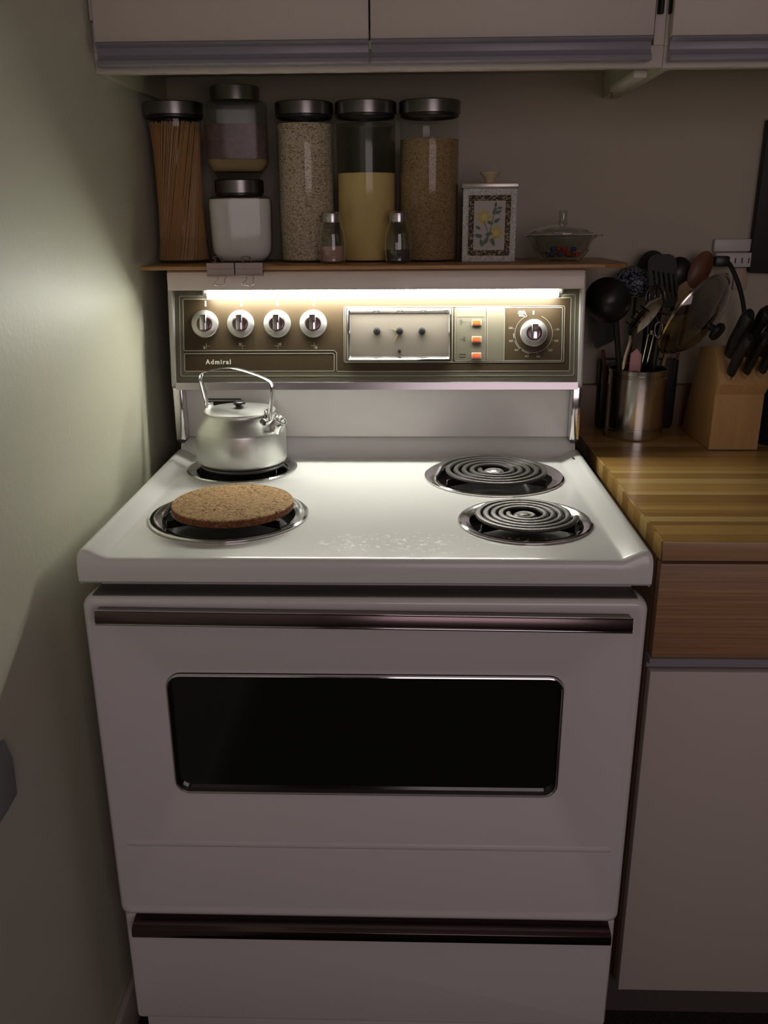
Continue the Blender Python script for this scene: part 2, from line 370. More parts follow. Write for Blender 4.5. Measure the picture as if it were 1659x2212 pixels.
# cove rising to the backguard
cov = [(.516, .903), (.520, .903), (.524, .9038), (.528, .907), (.532, .915), (.538, .928), (.545, .935), (.558, .937), (.60, .937)]
bridge(b, [[(x, y, z) for x in (-.372, -.336, .336, .372)] for y, z in cov], closed=False)
bmesh.ops.remove_doubles(b, verts=b.verts, dist=2e-4)
bmesh.ops.recalc_face_normals(b, faces=b.faces)
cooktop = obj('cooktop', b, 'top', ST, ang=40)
b = BM(); poly(b, disc_pts((.360, .477, .9125), .0032, 10, (1, 0, -.5), (0, 1.6, 0)), (0, 0, .0012)); obj('enamel_chip', b, 'chip', cooktop, label='black chip in the white enamel')
# burners
for bx, by, R, kind in BUR:
    n = R-.020 if kind == 'large' else R-.017
    prf = [(R, .9035), (R, .9055), (R-.003, .9072), (R-.010, .9062), (n+.004, .9040), (n, .9025), (n-.001, .900)]
    b = BM(); lathe(b, prf, bx, by, 72, cap0=False, cap1=False)
    ring = obj('drip_pan', b, 'chrome', ST, label='chrome ring with black drip bowl')
    b = BM(); lathe(b, [(n+.0005, .9022), (n-.003, .890), (n-.012, .880), (.03, .876), (0.0, .876)], bx, by, 64, cap0=False); obj('drip_bowl', b, 'bowl', ring)
    # spiral element
    turns = 5 if kind == 'large' else 4.5
    r0, r1 = (.024, .0935) if kind == 'large' else (.024, .0745)
    pts = []; N = int(turns*36)
    a0 = math.radians(170)
    for i in range(N+1):
        a = a0+2*PI*turns*i/N; r = r0+(r1-r0)*i/N
        pts.append((bx+r*math.cos(a), by+r*math.sin(a), .9145))
    last = pts[-1]; a = a0+2*PI*turns
    pts += [(last[0]+.012*math.cos(a+1.3), last[1]+.012*math.sin(a+1.3), .905), (last[0]+.02*math.cos(a+1.0), last[1]+.02*math.sin(a+1.0), .895)]
    b = BM(); sweep(b, pts, .0045, .0034, 8)
    obj('heating_coil', b, 'coil', ring)
    b = BM()
    for k in range(3):
        a = math.radians(90+120*k); box(b, .008, n-.004, -.0015, .0015, .899, .9108, M=Matrix.Translation((bx, by, 0)) @ Matrix.Rotation(a, 4, 'Z'))
    obj('coil_support', b, 'darkchrome', ring)
    b = BM(); lathe(b, [(.0165, .9105), (.0168, .913), (.014, .9148), (.008, .9142), (.006, .9154), (0, .9156)], bx, by, 28)
    obj('coil_medallion', b, 'brchrome' if (bx > 0 and by > .3) else 'coil', ring)
b = BM()
for k in range(9):
    a = math.radians(-100+random.uniform(-22, 30)); r = .083+random.uniform(-.006, .003)-.003
    box(b, -.002, .002*random.uniform(.6, 2), -.0015, .0015, 0, .0015, M=Matrix.Translation((.2323+r*math.cos(a)*.93, .1566+r*math.sin(a)*.93, .8995)) @ Matrix.Rotation(random.random()*3, 4, 'Z'))
cr = obj('crumbs', b, 'crumb'); tag(cr, 'burnt crumbs in the front of the front right drip bowl', 'crumbs', kind='stuff')

# ---- backguard
b = BM(); box(b, -.372, .372, .546, .60, .937, 1.24); obj('backguard', b, 'enamel', ST)
# chrome side posts
for s in (-1, 1):
    b = BM(); box(b, s*.366-.0085, s*.366+.0085, .516, .546, .937, 1.045, .0015); obj('side_post', b, 'chrome', ST)
    b = BM(); box(b, s*.366-.006, s*.366+.006, .514, .545, .932, .9372, .001); obj('post_foot', b, 'black', ST)
# outlet recess on the guard
b = BM(); box(b, -.318, -.255, .5435, .5465, .967, 1.010, .001); ou = obj('appliance_outlet', b, 'blackm', ST, label='black outlet plate on the white backguard')
b = BM(); box(b, -.318, -.255, .5405, .5435, 1.0055, 1.0085, .001); obj('outlet_cover', b, 'frame', ou)
# panel space
NX, NY = Vector((1, 0, 0)), Vector((0, .2241, .9746)); NZ = Vector((0, -.9746, .2241))
PM = Matrix(((1, 0, 0, 0), (0, .2241, -.9746, .505), (0, .9746, .2241, 1.04), (0, 0, 0, 1)))
def V(z): return (z-1.04)/.9746          # world height -> distance up the panel
def pbox(bm, x0, x1, z0, z1, d0, d1, bev=0.): return box(bm, x0, x1, V(z0), V(z1), d0, d1, bev, M=PM)
def pline(bm, x0, x1, z0, z1, r, wd=.0011, d=.0006):
    A = rrect(x0, x1, V(z0), V(z1), r, 4); B = rrect(x0+wd, x1-wd, V(z0)+wd, V(z1)-wd, max(.0005, r-wd), 4)
    t = BM(); bridge(t, [[(x, y, 0) for x, y in A], [(x, y, d) for x, y in A], [(x, y, d) for x, y in B], [(x, y, 0) for x, y in B]]); bmesh.ops.recalc_face_normals(t, faces=t.faces)
    bmesh.ops.transform(t, matrix=PM, verts=t.verts); merge(bm, t)
# housing
b = BM()
P = [(.5075, 1.034), (.5475, 1.214), (.505, 1.2155), (.505, 1.2385), (.512, 1.2455), (.60, 1.2455), (.60, 1.034)]
poly(b, [(-.352, y, z) for y, z in [(.509, 1.036), (.5490, 1.213), (.60, 1.2455), (.60, 1.036)]], (.70, 0, 0))
obj('panel_housing', b, 'frame', ST)
b = BM()
poly(b, [(-.3625, y, z) for y, z in [(.5480, 1.2150), (.499, 1.2110), (.4975, 1.2123), (.4970, 1.2365), (.4995, 1.2415), (.508, 1.2452), (.60, 1.2452), (.60, 1.215)]], (.725, 0, 0))
obj('lamp_hood', b, 'hood', ST, label='pinkish cream enamelled hood above the lamp')
b = BM()
pr = [(.5485, .5)]
for s in (-1, 1):
    b = BM(); poly(b, [(s*.3725, y, z) for y, z in [(.5030, 1.042), (.5060, 1.0365), (.60, 1.0365), (.60, 1.2445), (.540, 1.2445), (.535, 1.24), (.5280, 1.20)]], (-s*.009, 0, 0), bev=.0015)
    obj('end_cap', b, 'frame', ST)
# bottom chrome trim
b = BM(); poly(b, [(-.364, y, z) for y, z in [(.5000, 1.0350), (.5030, 1.0475), (.505, 1.0485), (.510, 1.0488), (.512, 1.0350)]], (.728, 0, 0))
obj('chrome_trim', b, 'trimchrome', ST)
# face plate
b = BM(); pbox(b, -.3635, .3635, 1.0485, 1.214, -.004, .0, 0); CP = obj('control_panel', b, 'panel', ST)
b = BM(); t = BM()
bridge(t, [[(x, y, .0002) for x, y in rrect(-.3635, .3635, V(1.0485), V(1.214), .001, 3)], [(x, y, .0002) for x, y in rrect(-.3480, .3485, V(1.0670), V(1.1920), .003, 3)]]); bmesh.ops.recalc_face_normals(t, faces=t.faces)
bmesh.ops.transform(t, matrix=PM, verts=t.verts); merge(b, t); obj('panel_border', b, 'border', CP)
b = BM(); pbox(b, -.3490, .3495, 1.0662, 1.1928, 0, .0002); 
b.free(); b = BM()
pline(b, -.3555, .3570, 1.0580, 1.1985, .004)
# inner frame with notch round the name strip
pline(b, -.3485, -.0745, 1.0665, 1.0985, .003, .0013)
wd = .0013
path = [(-.3485, 1.1035), (-.3485, 1.1925), (.3490, 1.1925), (.3490, 1.0665), (-.0710, 1.0665), (-.0710, 1.0985), (-.0745, 1.1025)]
def pstrip(bm, pts, wd=.0013, d=.0006, closed=True):
    Q = [PM @ Vector((x, V(z), d/2)) for x, z in pts]
    sweep(bm, Q+([Q[0]] if closed else []), wd/2, d/2, flat=True, up=NZ)
pstrip(b, [(-.3485, 1.1050), (-.3485, 1.1905), (-.3465, 1.1925), (.3470, 1.1925), (.3490, 1.1905), (.3490, 1.0685), (.3470, 1.0665), (-.0685, 1.0665), (-.0705, 1.0685), (-.0705, 1.0985), (-.0750, 1.1030), (-.3465, 1.1030)])
pline(b, -.0575, .3385, 1.0815, 1.1790, .004)
pline(b, -.0545, .1385, 1.0830, 1.1765, .002)
pline(b, .1425, .3350, 1.0840, 1.1765, .003)
for x in (.1975, .2000, .2312): pbox(b, x-.0004, x+.0004, 1.0845, 1.1760, 0, .0008)
obj('printed_border', b, 'print', CP)
b = BM()
for x in (-.3073, -.2421, -.1768, -.1113):
    b = BM(); pbox(b, x-.0013, x+.0013, 1.1800, 1.1895, 0, .0004); obj('index_mark', b, 'white_print', CP)
b = BM(); pbox(b, .2815, .2840, 1.1640, 1.1705, 0, .0004); obj('index_mark', b, 'white_print', CP)
for x, dx, dz in ((-.3073, -1, -1), (-.2421, -1, 1), (-.1768, 1, 1), (-.1113, 1, -1)):
    b = BM(); pbox(b, x-.0062, x+.0062, 1.1109, 1.1115, 0, .0004); pbox(b, x-.0003, x+.0003, 1.1058, 1.1166, 0, .0004)
    poly(b, [PM @ Vector((x+dx*.0038+.0021*math.cos(t*PI/6), V(1.1112+dz*.0033)+.0021*math.sin(t*PI/6), 0)) for t in range(12)], NZ*.0004); obj('burner_symbol', b, 'print', CP)
def pt(bm, s, size, x, z, **k): textmesh(bm, s, size, PM @ Matrix.Translation((x, V(z), .0002)), **k)
b = BM(); pt(b, 'Admiral', .0112, -.2860, 1.0830, spacing=1.3, thick=.00045); obj('brand_lettering', b, 'white_print', CP)
# knobs
def knob(x, z, R, name):
    b = BM(); lathe(b, [(R, 0), (R, .0045), (R-.0012, .006), (R-.0022, .0062), (R-.0030, .0068), (R*.62, .0085), (R*.60, .0082), (R*.58, .0082), (0, .0082)], 0, 0, 48, M=PM @ Matrix.Translation((x, V(z), 0)))
    k = obj(name, b, 'knobmetal', ST)
    b = BM()
    lathe(b, [(R*.57, .008), (R*.57, .0088), (R*.50, .0098), (R*.44, .010), (0, .010)], 0, 0, 36, M=PM @ Matrix.Translation((x, V(z), 0)))
    obj('knob_recess', b, 'darkchrome', k)
    b = BM(); g = R*.21
    P = [(-g, -R*.50), (g, -R*.50), (g*1.1, 0), (g, R*.58), (-g, R*.58), (-g*1.1, 0)]
    poly(b, [PM @ Vector((x+p, V(z)+q_, .008)) for p, q_ in P], NZ*.013, bev=.0008)
    obj('knob_grip', b, 'chrome', k)
    return k
for x in (-.3086, -.2438, -.1775, -.1123): knob(x, 1.1493, .0246, 'burner_knob')
knob(.2836, 1.1320, .0243, 'oven_knob')
# clock
b = BM()
A = rrect(-.0508, .1352, V(1.0855), V(1.1735), .002, 3); B2 = rrect(-.0440, .1290, V(1.0920), V(1.1670), .001, 3)
t = BM(); bridge(t, [[(x, y, 0) for x, y in A], [(x, y, .006) for x, y in A], [(x, y, .0075) for x, y in rrect(-.0490, .1334, V(1.0873), V(1.1717), .002, 3)], [(x, y, .006) for x, y in rrect(-.0470, .1318, V(1.0890), V(1.1702), .002, 3)], [(x, y, .0015) for x, y in B2]])
bmesh.ops.recalc_face_normals(t, faces=t.faces); bmesh.ops.transform(t, matrix=PM, verts=t.verts); merge(b, t)
CK = obj('clock_frame', b, 'chrome', ST)
b = BM(); pbox(b, -.0445, .1295, 1.0915, 1.1675, .0003, .0018); obj('clock_dial', b, 'dial', CK)
for x in (.0026, .0432, .0834):
    b = BM(); lathe(b, [(.0064, .0015), (.0064, .006), (.0052, .0075), (.004, .0075), (.0038, .0125), (.003, .0135), (0, .0135)], 0, 0, 24, M=PM @ Matrix.Translation((x, V(1.1358), 0)))
    obj('clock_knob', b, 'black', CK)
b = BM(); lathe(b, [(.003, .0015), (.003, .004), (0, .005)], 0, 0, 16, M=PM @ Matrix.Translation((.0429, V(1.1012), 0))); obj('clock_knob', b, 'black', CK)
b = BM()
for dx, dz, l, wd in ((-.5, -.85, .022, .0014), (-.82, .3, .0175, .0011)):
    p0 = PM @ Vector((.0432, V(1.1358), .003)); d = (NX*dx+NY*dz).normalized(); s = d.cross(NZ)
    poly(b, [p0-s*wd*1.4, p0+s*wd*1.4, p0+d*l+s*.0002, p0+d*l-s*.0002], NZ*.0004)
obj('clock_hand', b, 'gold', CK)
b = BM(); pt(b, '12', .006, .0432, 1.1555); obj('clock_numeral', b, 'darkprint', CK)
# indicator plates
b = BM(); pbox(b, .1445, .1972, 1.0852, 1.1757, 0, .0007); pbox(b, .2004, .2308, 1.0852, 1.1757, 0, .0007); IP = obj('indicator_plate', b, 'tan', CP)
def word(name, m, *a, **k):
    b = BM(); pt(b, *a, **k); obj(name, b, m, CP)
word('indicator_lettering', 'darkprint', 'Safety Sentinel', .0082, .1708, 1.1680, shear=.25, spacing=.95)
b = BM(); pbox(b, .1465, .1950, 1.1600, 1.1605, .0007, .0010); obj('printed_rule', b, 'darkprint', CP)
word('indicator_lettering', 'darkprint', 'F', .0050, .2075, 1.1690); word('indicator_lettering', 'darkprint', 'C', .0050, .2230, 1.1690)
for i, (f, c) in enumerate(((150, 70), (200, 100), (250, 120), (300, 150), (350, 180), (400, 200), (450, 230), (500, 260))):
    z = 1.1585-i*.0094
    word('indicator_lettering', 'darkprint', str(f), .0042, .2075, z); word('indicator_lettering', 'darkprint', str(c), .0042, .2230, z)
for z, s in ((1.1515, 1), (1.1220, -1)):
    b = BM(); pbox(b, .1565-s*.003-.0015, .1565-s*.003+.0015, z-.0045, z-.0015, .0007, .001); pbox(b, .1565-s*.003-.0015, .1565-s*.003+.0015, z+.001, z+.004, .0007, .001)
    pbox(b, .1565-.0055, .1565+.0055, z-.0004, z+.0002, .0007, .001); pbox(b, .1565-s*.003-.0003, .1565-s*.003+.0003, z-.003, z+.003, .0007, .001)
    obj('burner_pictogram', b, 'darkprint', CP)
b = BM(); pline(b, .1515, .1625, 1.0905, 1.0965, .001, .0006, .0010); obj('oven_symbol', b, 'darkprint', CP)
for z in (1.1500, 1.1212, 1.0930):
    b = BM(); pbox(b, .1727, .1902, z-.0054, z+.0054, .0005, .0030, .001); f = obj('indicator_frame', b, 'print', ST)
    b = BM(); pbox(b, .1742, .1887, z-.0040, z+.0040, .0025, .0042, .0008); obj('indicator_lens', b, 'orange', f)
# oven dial print
b = BM(); cx, cz = .2836, 1.1310
def arc(bm, r, a0, a1, wd, n=40):
    pts = [PM @ Vector((cx+r*math.sin(math.radians(a0+(a1-a0)*i/n)), V(cz)+r*math.cos(math.radians(a0+(a1-a0)*i/n)), .0004)) for i in range(n+1)]
    sweep(bm, pts, wd/2, .0003, flat=True, up=NZ)
arc(b, .0335, 24, 336, .0006); arc(b, .0355, 190, 216, .0010, 12); arc(b, .0358, 222, 248, .0012, 12); arc(b, .0358, 258, 271, .0014, 8)
obj('dial_ring', b, 'print', CP)
b = BM()
for s, a in (('150', 80), ('200', 108), ('250', 135), ('300', 168), ('350', 196), ('400', 226), ('450', 252), ('500', 284)):
    sa, ca = math.sin(math.radians(a)), math.cos(math.radians(a))
    poly(b, [PM @ Vector((cx+.0365*sa+.0006*math.cos(t*PI/4), V(cz)+.0365*ca+.0006*math.sin(t*PI/4), 0)) for t in range(8)], NZ*.0004)
    obj('dial_dot', b, 'print', CP); b = BM(); word('dial_lettering', 'print', s, .0052, cx+.0425*sa, cz+.0405*ca, spacing=.95)
word('dial_lettering', 'white_print', 'BROIL', .0048, cx-.0215, cz+.0378); word('dial_lettering', 'white_print', 'GRILL', .0044, cx-.0215, cz+.0312)
pstrip(b, [(cx-.0290, cz+.0347), (cx-.0150, cz+.0347), (cx-.0132, cz+.0300)], .0010, closed=False)
obj('broil_mark', b, 'white_print', CP)
# lamp
b = BM(); sweep(b, [(-.298, .5200, 1.2028), (.322, .5200, 1.2028)], .0085, seg=16); TU = obj('fluorescent_tube', b, 'tube', ST, label='glowing white fluorescent tube')
for s, x in ((-1, -.298), (1, .322)):
    b = BM(); sweep(b, [(x, .5200, 1.2028), (x+s*.006, .5200, 1.2028)], .0085, seg=16); obj('tube_cap', b, 'frame', TU)
    b = BM(); box(b, x+s*.008-.002, x+s*.008+.002, .521, .545, 1.199, 1.213, .001); obj('lamp_holder', b, 'frame', TU)

# ---- oven door
def doorloops(x, z0, z1, r, y): return [(a, y, c) for a, c in rrect(-x, x, z0, z1, r, 6)]
b = BM()
Z0, Z1 = .322, .852
bridge(b, [doorloops(.3685, Z0+.004, Z1-.004, .012, .034), doorloops(.3755, Z0+.001, Z1-.0005, .014, .030), doorloops(.3775, Z0, Z1, .014, .010), doorloops(.3775, Z0, Z1, .014, .000),
           doorloops(.3768, Z0+.001, Z1-.001, .014, -.006), doorloops(.3745, Z0+.003, Z1-.003, .013, -.0105), doorloops(.371, Z0+.007, Z1-.007, .012, -.012), doorloops(.368, Z0+.010, Z1-.012, .012, -.0118), doorloops(.3640, Z0+.014, Z1-.018, .010, -.0095), doorloops(.3600, Z0+.018, Z1-.024, .010, -.0090),
           [(a, -.0090, c) for a, c in rrect(-.2755, .2755, .5430, .7400, .022, 6)],
           [(a, -.0075, c) for a, c in rrect(-.2735, .2735, .5450, .7380, .021, 6)],
           [(a, -.002, c) for a, c in rrect(-.2725, .2725, .5460, .7370, .020, 6)]], cap0=True)
bmesh.ops.recalc_face_normals(b, faces=b.faces)
OD = obj('oven_door', b, 'enamel', ST, ang=50)
b = BM(); box(b, -.3640, .3640, -.0035, .0330, .8505, .8532, .0008); obj('door_top_strip', b, 'toe', OD, label='dark strip along the top of the oven door')
b = BM()
prf = [(-.0085, .4600), (-.0100, .4570), (-.0110, .4540), (-.0105, .4510), (-.0085, .4480)]
bridge(b, [[(x, y if abs(x) < .358 else -.0085, z) for y, z in prf] for x in (-.359, -.350, -.2, 0, .2, .350, .359)], closed=False)
bmesh.ops.recalc_face_normals(b, faces=b.faces)
obj('pressed_ridge', b, 'enamel', OD, ang=80)
b = BM(); box(b, -.2735, .2735, -.004, .002, .545, .738); DW = obj('door_window', b, 'ovenglass', OD, label='black oven glass')
b = BM()
bridge(b, [[(a, y, c) for a, c in rrect(-.2735+i, .2735-i, .5450+i, .7380-i, .021-i, 6)] for i, y in ((0, -.010), (.0008, -.0135), (.0022, -.0142), (.0036, -.0125), (.0042, -.004))]); bmesh.ops.recalc_face_normals(b, faces=b.faces)
obj('window_trim', b, 'chrome', OD)
b = BM()
P = [(-.007, .8350), (-.0290, .8385), (-.0325, .8380), (-.0350, .8245), (-.0340, .8215), (-.0310, .8215), (-.0300, .8350), (-.026, .834), (-.007, .834)]
HT = Matrix.Translation((0, 0, .835)) @ Matrix.Rotation(math.radians(.55), 4, 'Y') @ Matrix.Translation((0, 0, -.835))
poly(b, [(-.3525, y, z) for y, z in P], (.7050, 0, 0), bev=.0005, M=HT); DH = obj('door_handle', b, 'darkchrome', OD, label='long dark chrome door handle')
b = BM(); box(b, -.3525, .3525, -.0360, -.0330, .8195, .8222, .0009, M=HT); obj('handle_edge', b, 'chrome', DH)
b = BM(); box(b, -.3525, .3525, -.0335, -.0310, .8390, .8402, .0004, M=HT); obj('handle_edge', b, 'chrome', DH)
# ---- storage drawer
b = BM(); X = .3755
bridge(b, [doorloops(X-.004, .110, .318, .006, .034), doorloops(X, .107, .3195, .007, .028), doorloops(X, .107, .3195, .007, .002), doorloops(X-.003, .110, .3165, .006, -.003), doorloops(X-.006, .113, .3135, .006, -.004),
           ], cap0=True, cap1=True); bmesh.ops.recalc_face_normals(b, faces=b.faces)
SD = obj('storage_drawer', b, 'enamel', ST)
b = BM(); poly(b, [(-.3565, y, z) for y, z in [(-.002, .318), (-.024, .3165), (-.030, .3130), (-.0315, .3040), (-.0300, .2975), (-.0265, .2975), (-.026, .3090), (-.002, .312)]], (.7210, 0, 0), bev=.0006); obj('drawer_handle', b, 'darkchrome', SD)
b = BM(); box(b, -.365, .365, .012, .04, .02, .104, .003); obj('base_panel', b, 'enamel', ST)

# ================================================================== KETTLE
KX, KY, KZ = -.2385, .4450, .9181
KT = thing('kettle', 'small aluminium kettle with strap handle standing on the rear left burner', 'kettle', (KX, KY, KZ))
b = BM(); lathe(b, [(0, 0.0), (.0740, 0), (.0775, .0015), (.0795, .006), (.0795, .0560), (.0790, .0585), (.0780, .0605), (.0735, .0690), (.0670, .0785), (.0625, .0840), (.0605, .0870), (.0605, .0895), (.0590, .0895), (.058, .080)], KX, KY, 72, z0=KZ, cap1=False)
obj('kettle_body', b, 'alu', KT, ang=45)
b = BM(); lathe(b, [(.0590, .0895), (.0625, .0898), (.0632, .0912), (.0622, .0926), (.0570, .0932), (.040, .0945), (.020, .0953), (0, .0955)], KX, KY, 72, z0=KZ); KL = obj('kettle_lid', b, 'lidalu', KT)
b = BM(); lathe(b, [(.0072, .0945), (.0072, .0995), (.0095, .1010), (.0108, .1030), (.0105, .1060), (.0085, .1072), (0, .1075)], KX, KY, 32, z0=KZ); obj('lid_knob', b, 'black', KL)
b = BM(); hp = smoothpath([(KX-.0640, KY-.004, KZ+.0800), (KX-.0655, KY-.004, KZ+.0950), (KX-.0750, KY-.002, KZ+.1280), (KX-.0785, KY-.002, KZ+.1440), (KX-.0700, KY, KZ+.1540), (KX-.0150, KY, KZ+.1660), (KX+.0150, KY, KZ+.1625), (KX+.0580, KY, KZ+.1520), (KX+.0700, KY, KZ+.1420), (KX+.0700, KY-.002, KZ+.1260), (KX+.0645, KY-.004, KZ+.0950), (KX+.0635, KY-.004, KZ+.0800)], 3)
sweep(b, hp, .0062, .0011, up=(0, 1, 0), flat=False, seg=12)
t = BM()
b.free(); b = BM(); sweep(b, hp, .0012, .0065, up=(0, 1, 0), seg=12)
RK = Matrix.Translation((KX, KY, 0)) @ Matrix.Rotation(math.radians(-27), 4, 'Z') @ Matrix.Translation((-KX, -KY, 0))
bmesh.ops.transform(b, matrix=RK @ Matrix.Translation((KX, 0, 0)) @ Matrix.Scale(1.06, 4, (1, 0, 0)) @ Matrix.Translation((-KX, 0, 0)), verts=b.verts)
HK = obj('kettle_handle', b, 'alubright', KT)
for s in (-1, 1):
    b = BM(); box(b, KX+s*.0625-.0012, KX+s*.0625+.0012, KY-.012, KY+.004, KZ+.0720, KZ+.1000, .0010)
    sweep(b, [(KX+s*.0605, KY-.004, KZ+.090), (KX+s*.0690, KY-.004, KZ+.090)], .0026, seg=10); bmesh.ops.transform(b, matrix=RK, verts=b.verts); obj('handle_bracket', b, 'alubright', KT)
b = BM(); sd = Vector((.62, -.30, .85)).normalized(); s0 = Vector((KX+.0600, KY-.028, KZ+.0600))
Ms = Matrix.Translation(s0) @ Vector((0, 0, 1)).rotation_difference(sd).to_matrix().to_4x4()
lathe(b, [(.0145, 0), (.0130, .006), (.0105, .014), (.0104, .020), (.0124, .027), (.0132, .0295), (.0118, .0295), (.0092, .020), (.0085, .010)], 0, 0, 28, M=Ms, cap0=False, cap1=False)
sp_ = obj('kettle_spout', b, 'alubright', KT)
b = BM(); lathe(b, [(.0082, .016), (0, .0161)], 0, 0, 24, M=Ms, cap0=False); obj('spout_inside', b, 'blackm', sp_)
b = BM(); lathe(b, [(.006, 0), (.006, .003), (.0035, .004), (.0, .004)], 0, 0, 20, M=Matrix.Translation((KX+.0475, KY-.0440, KZ+.0790)) @ Vector((0, 0, 1)).rotation_difference(Vector((.5, -.75, .5))).to_matrix().to_4x4()); obj('rivet', b, 'alubright', KT)
# ================================================================== CORK TRIVET
b = BM(); lathe(b, [(0, 0), (.0888, 0), (.0902, .001), (.0905, .0100)], -.2025, .1690, 80, z0=.9181, cap1=False, mi=1)
lathe(b, [(.0905, .0100), (.0895, .0114), (.0875, .0120), (0, .0122)], -.2025, .1690, 80, z0=.9181, cap0=False)
tag(obj('cork_trivet', b, ['cork', 'corkside']), 'round cork trivet lying on the front left burner', 'trivet')

# ================================================================== SHELF AND WHAT STANDS ON IT
SZ = 1.2525
b = BM(); poly(b, [(x, y, 1.2457) for x, y in [(-.4065, .490), (.395, .490), (.436, .512), (.445, .545), (.440, .735), (-.4065, .735)]], (0, 0, .0068), bev=.001)
tag(obj('wood_shelf', b, 'shelf'), 'thin brown wooden board lying as a shelf on top of the stove panel', 'shelf')
def lidprof(r, z0, z1): return [(r-.002, z0), (r, z0+.001), (r, z1-.002), (r-.002, z1), (r-.006, z1), (r-.007, z1-.0012), (0, z1-.0012)]
def jar(name, label, cat, x, y, body, lidr, z0, z1, glass='glass', sq=None, rot=0, group='glass storage jars on the shelf'):
    J = thing(name, label, cat, (x, y, SZ), group)
    b = BM(); M = Matrix.Translation((x, y, 0)) @ Matrix.Rotation(rot, 4, 'Z')
    lathe(b, body, 0, 0, 64, M=M, sq=sq, cap1=False); obj('glass_body', b, glass, J, ang=50)
    b = BM(); lathe(b, [(p[0], p[1]) for p in lidprof(lidr, z0, z1)], x, y, 48); L_ = obj('jar_lid', b, 'lid', J)
    b = BM(); lathe(b, [(lidr-.004, z0-.0045), (lidr-.0025, z0-.0035), (lidr-.0025, z0)], x, y, 48, cap0=False, cap1=False); obj('lid_seal', b, 'black', L_)
    return J
def content(name, label, cat, x, y, prof, m, sq=None, rot=0):
    b = BM(); lathe(b, prof, 0, 0, 56, M=Matrix.Translation((x, y, 0)) @ Matrix.Rotation(rot, 4, 'Z'), sq=sq)
    return tag(obj(name, b, m, ang=50), label, cat, kind='stuff')
Yj = .64
# spaghetti jar (waisted)
xs = -.3640
def wr(z):
    t = (z-SZ)/(1.500-SZ); return .0365+.0135*abs(2*(t-.53))**2
body = [(.030, SZ+.0005), (.045, SZ+.0005)]+[(wr(SZ+.004+i*(.2405/16)), SZ+.004+i*(.2405/16)) for i in range(17)]+[(.047, 1.5005)]
jar('pasta_jar', 'tall waisted glass jar of spaghetti at the left end of the shelf', 'jar', xs, Yj, body, .0525, 1.5045, 1.5270)
b = BM()
for ring, n in ((0, 130), (1, 90), (2, 40)):
    for i in range(n):
        a = 2*PI*i/n+random.uniform(-.02, .02); tw = 1.0+random.uniform(-.05, .05)
        rb, rt = (.0450-.003*ring*2, .0445-.003*ring*2)
        pb = Vector((xs+rb*math.cos(a), Yj+rb*math.sin(a), SZ+.005)); ptp = Vector((xs+rt*math.cos(a+tw), Yj+rt*math.sin(a+tw), 1.495+random.uniform(-.006, .0)))
        sweep(b, [pb, ptp], .00125, seg=5)
tag(obj('spaghetti', b, 'spag'), 'long spaghetti strands filling the waisted jar', 'pasta', kind='stuff')
# square jars
xl, yl = -.2540, .645; rot = math.radians(9)
K = 5.
lowb = [(.038, SZ+.0005), (.043, SZ+.002), (.0500, SZ+.010), (.0545, SZ+.018), (.0560, 1.285), (.0575, 1.355), (.0570, 1.365), (.0500, 1.3695), (.0420, 1.3705), (.0415, 1.374)]
jar('square_jar', 'lower square glass jar filled with white sugar, behind the binder clips', 'jar', xl, yl, lowb, .0450, 1.3735, 1.3975, sq=K, rot=rot)
content('sugar', 'white sugar in the lower square jar', 'sugar', xl, yl, [(.040, SZ+.003), (.0485, SZ+.011), (.053, SZ+.019), (.0545, 1.285), (.056, 1.355), (.055, 1.3635), (.03, 1.366), (0, 1.3655)], 'sugar', sq=K, rot=rot)
z0 = 1.3980; xu, yu = -.2535, .6450
upb = [(.0365, z0), (.0385, z0+.002), (.0400, z0+.006), (.0500, z0+.018), (.0545, z0+.026), (.0555, z0+.034), (.0570, 1.515), (.0565, 1.522), (.050, 1.5265), (.0415, 1.5275), (.041, 1.530)]
J = thing('square_jar', 'upper square glass jar of brown powder stacked on the sugar jar', 'jar', (xu, yu, z0), 'glass storage jars on the shelf')
b = BM(); lathe(b, upb, 0, 0, 64, M=Matrix.Translation((xu, yu, 0)) @ Matrix.Rotation(rot, 4, 'Z'), sq=K, cap1=False); obj('glass_body', b, 'glassd', J, ang=50)
b = BM(); lathe(b, lidprof(.0440, 1.5280, 1.5530), xu, yu, 48); obj('jar_lid', b, 'lid', J)
content('tan_powder', 'tan layer at the bottom of the upper square jar', 'food', xu, yu, [(.0445, z0+.0135), (.0485, z0+.018), (.053, z0+.026), (.0540, 1.4300), (0, 1.4300)], 'tansugar', sq=K, rot=rot)
content('brown_powder', 'reddish brown powder above the tan layer in the upper square jar', 'food', xu, yu, [(.0540, 1.4303), (.0555, 1.4850), (.054, 1.4880), (0, 1.4860)], 'brsugar', sq=K, rot=rot)
# round jars
def rjar(x, r, label, name):
    body = [(r-.006, SZ+.0005), (r-.002, SZ+.001), (r, SZ+.004), (r, 1.4900), (r-.0015, 1.4960), (r-.003, 1.500)]
    return jar(name, label, 'jar', x, Yj, body, r+.0015, 1.5030, 1.5255)
rjar(-.1290, .0508, 'tall round glass jar full of speckled oats, between square jars and cornmeal', 'storage_jar')
content('oats', 'rolled oats filling the tall jar right of the square jars', 'oats', -.1290, Yj, [(.0470, SZ+.003), (.0496, SZ+.005), (.0496, 1.4890), (.03, 1.4915), (0, 1.492)], 'oats')
rjar(-.0185, .0535, 'tall round glass jar two thirds full of yellow cornmeal', 'storage_jar')
content('cornmeal', 'yellow cornmeal in the middle tall jar', 'cornmeal', -.0185, Yj, [(.050, SZ+.003), (.0522, SZ+.005), (.0522, 1.4060), (0, 1.4085)], 'corn')
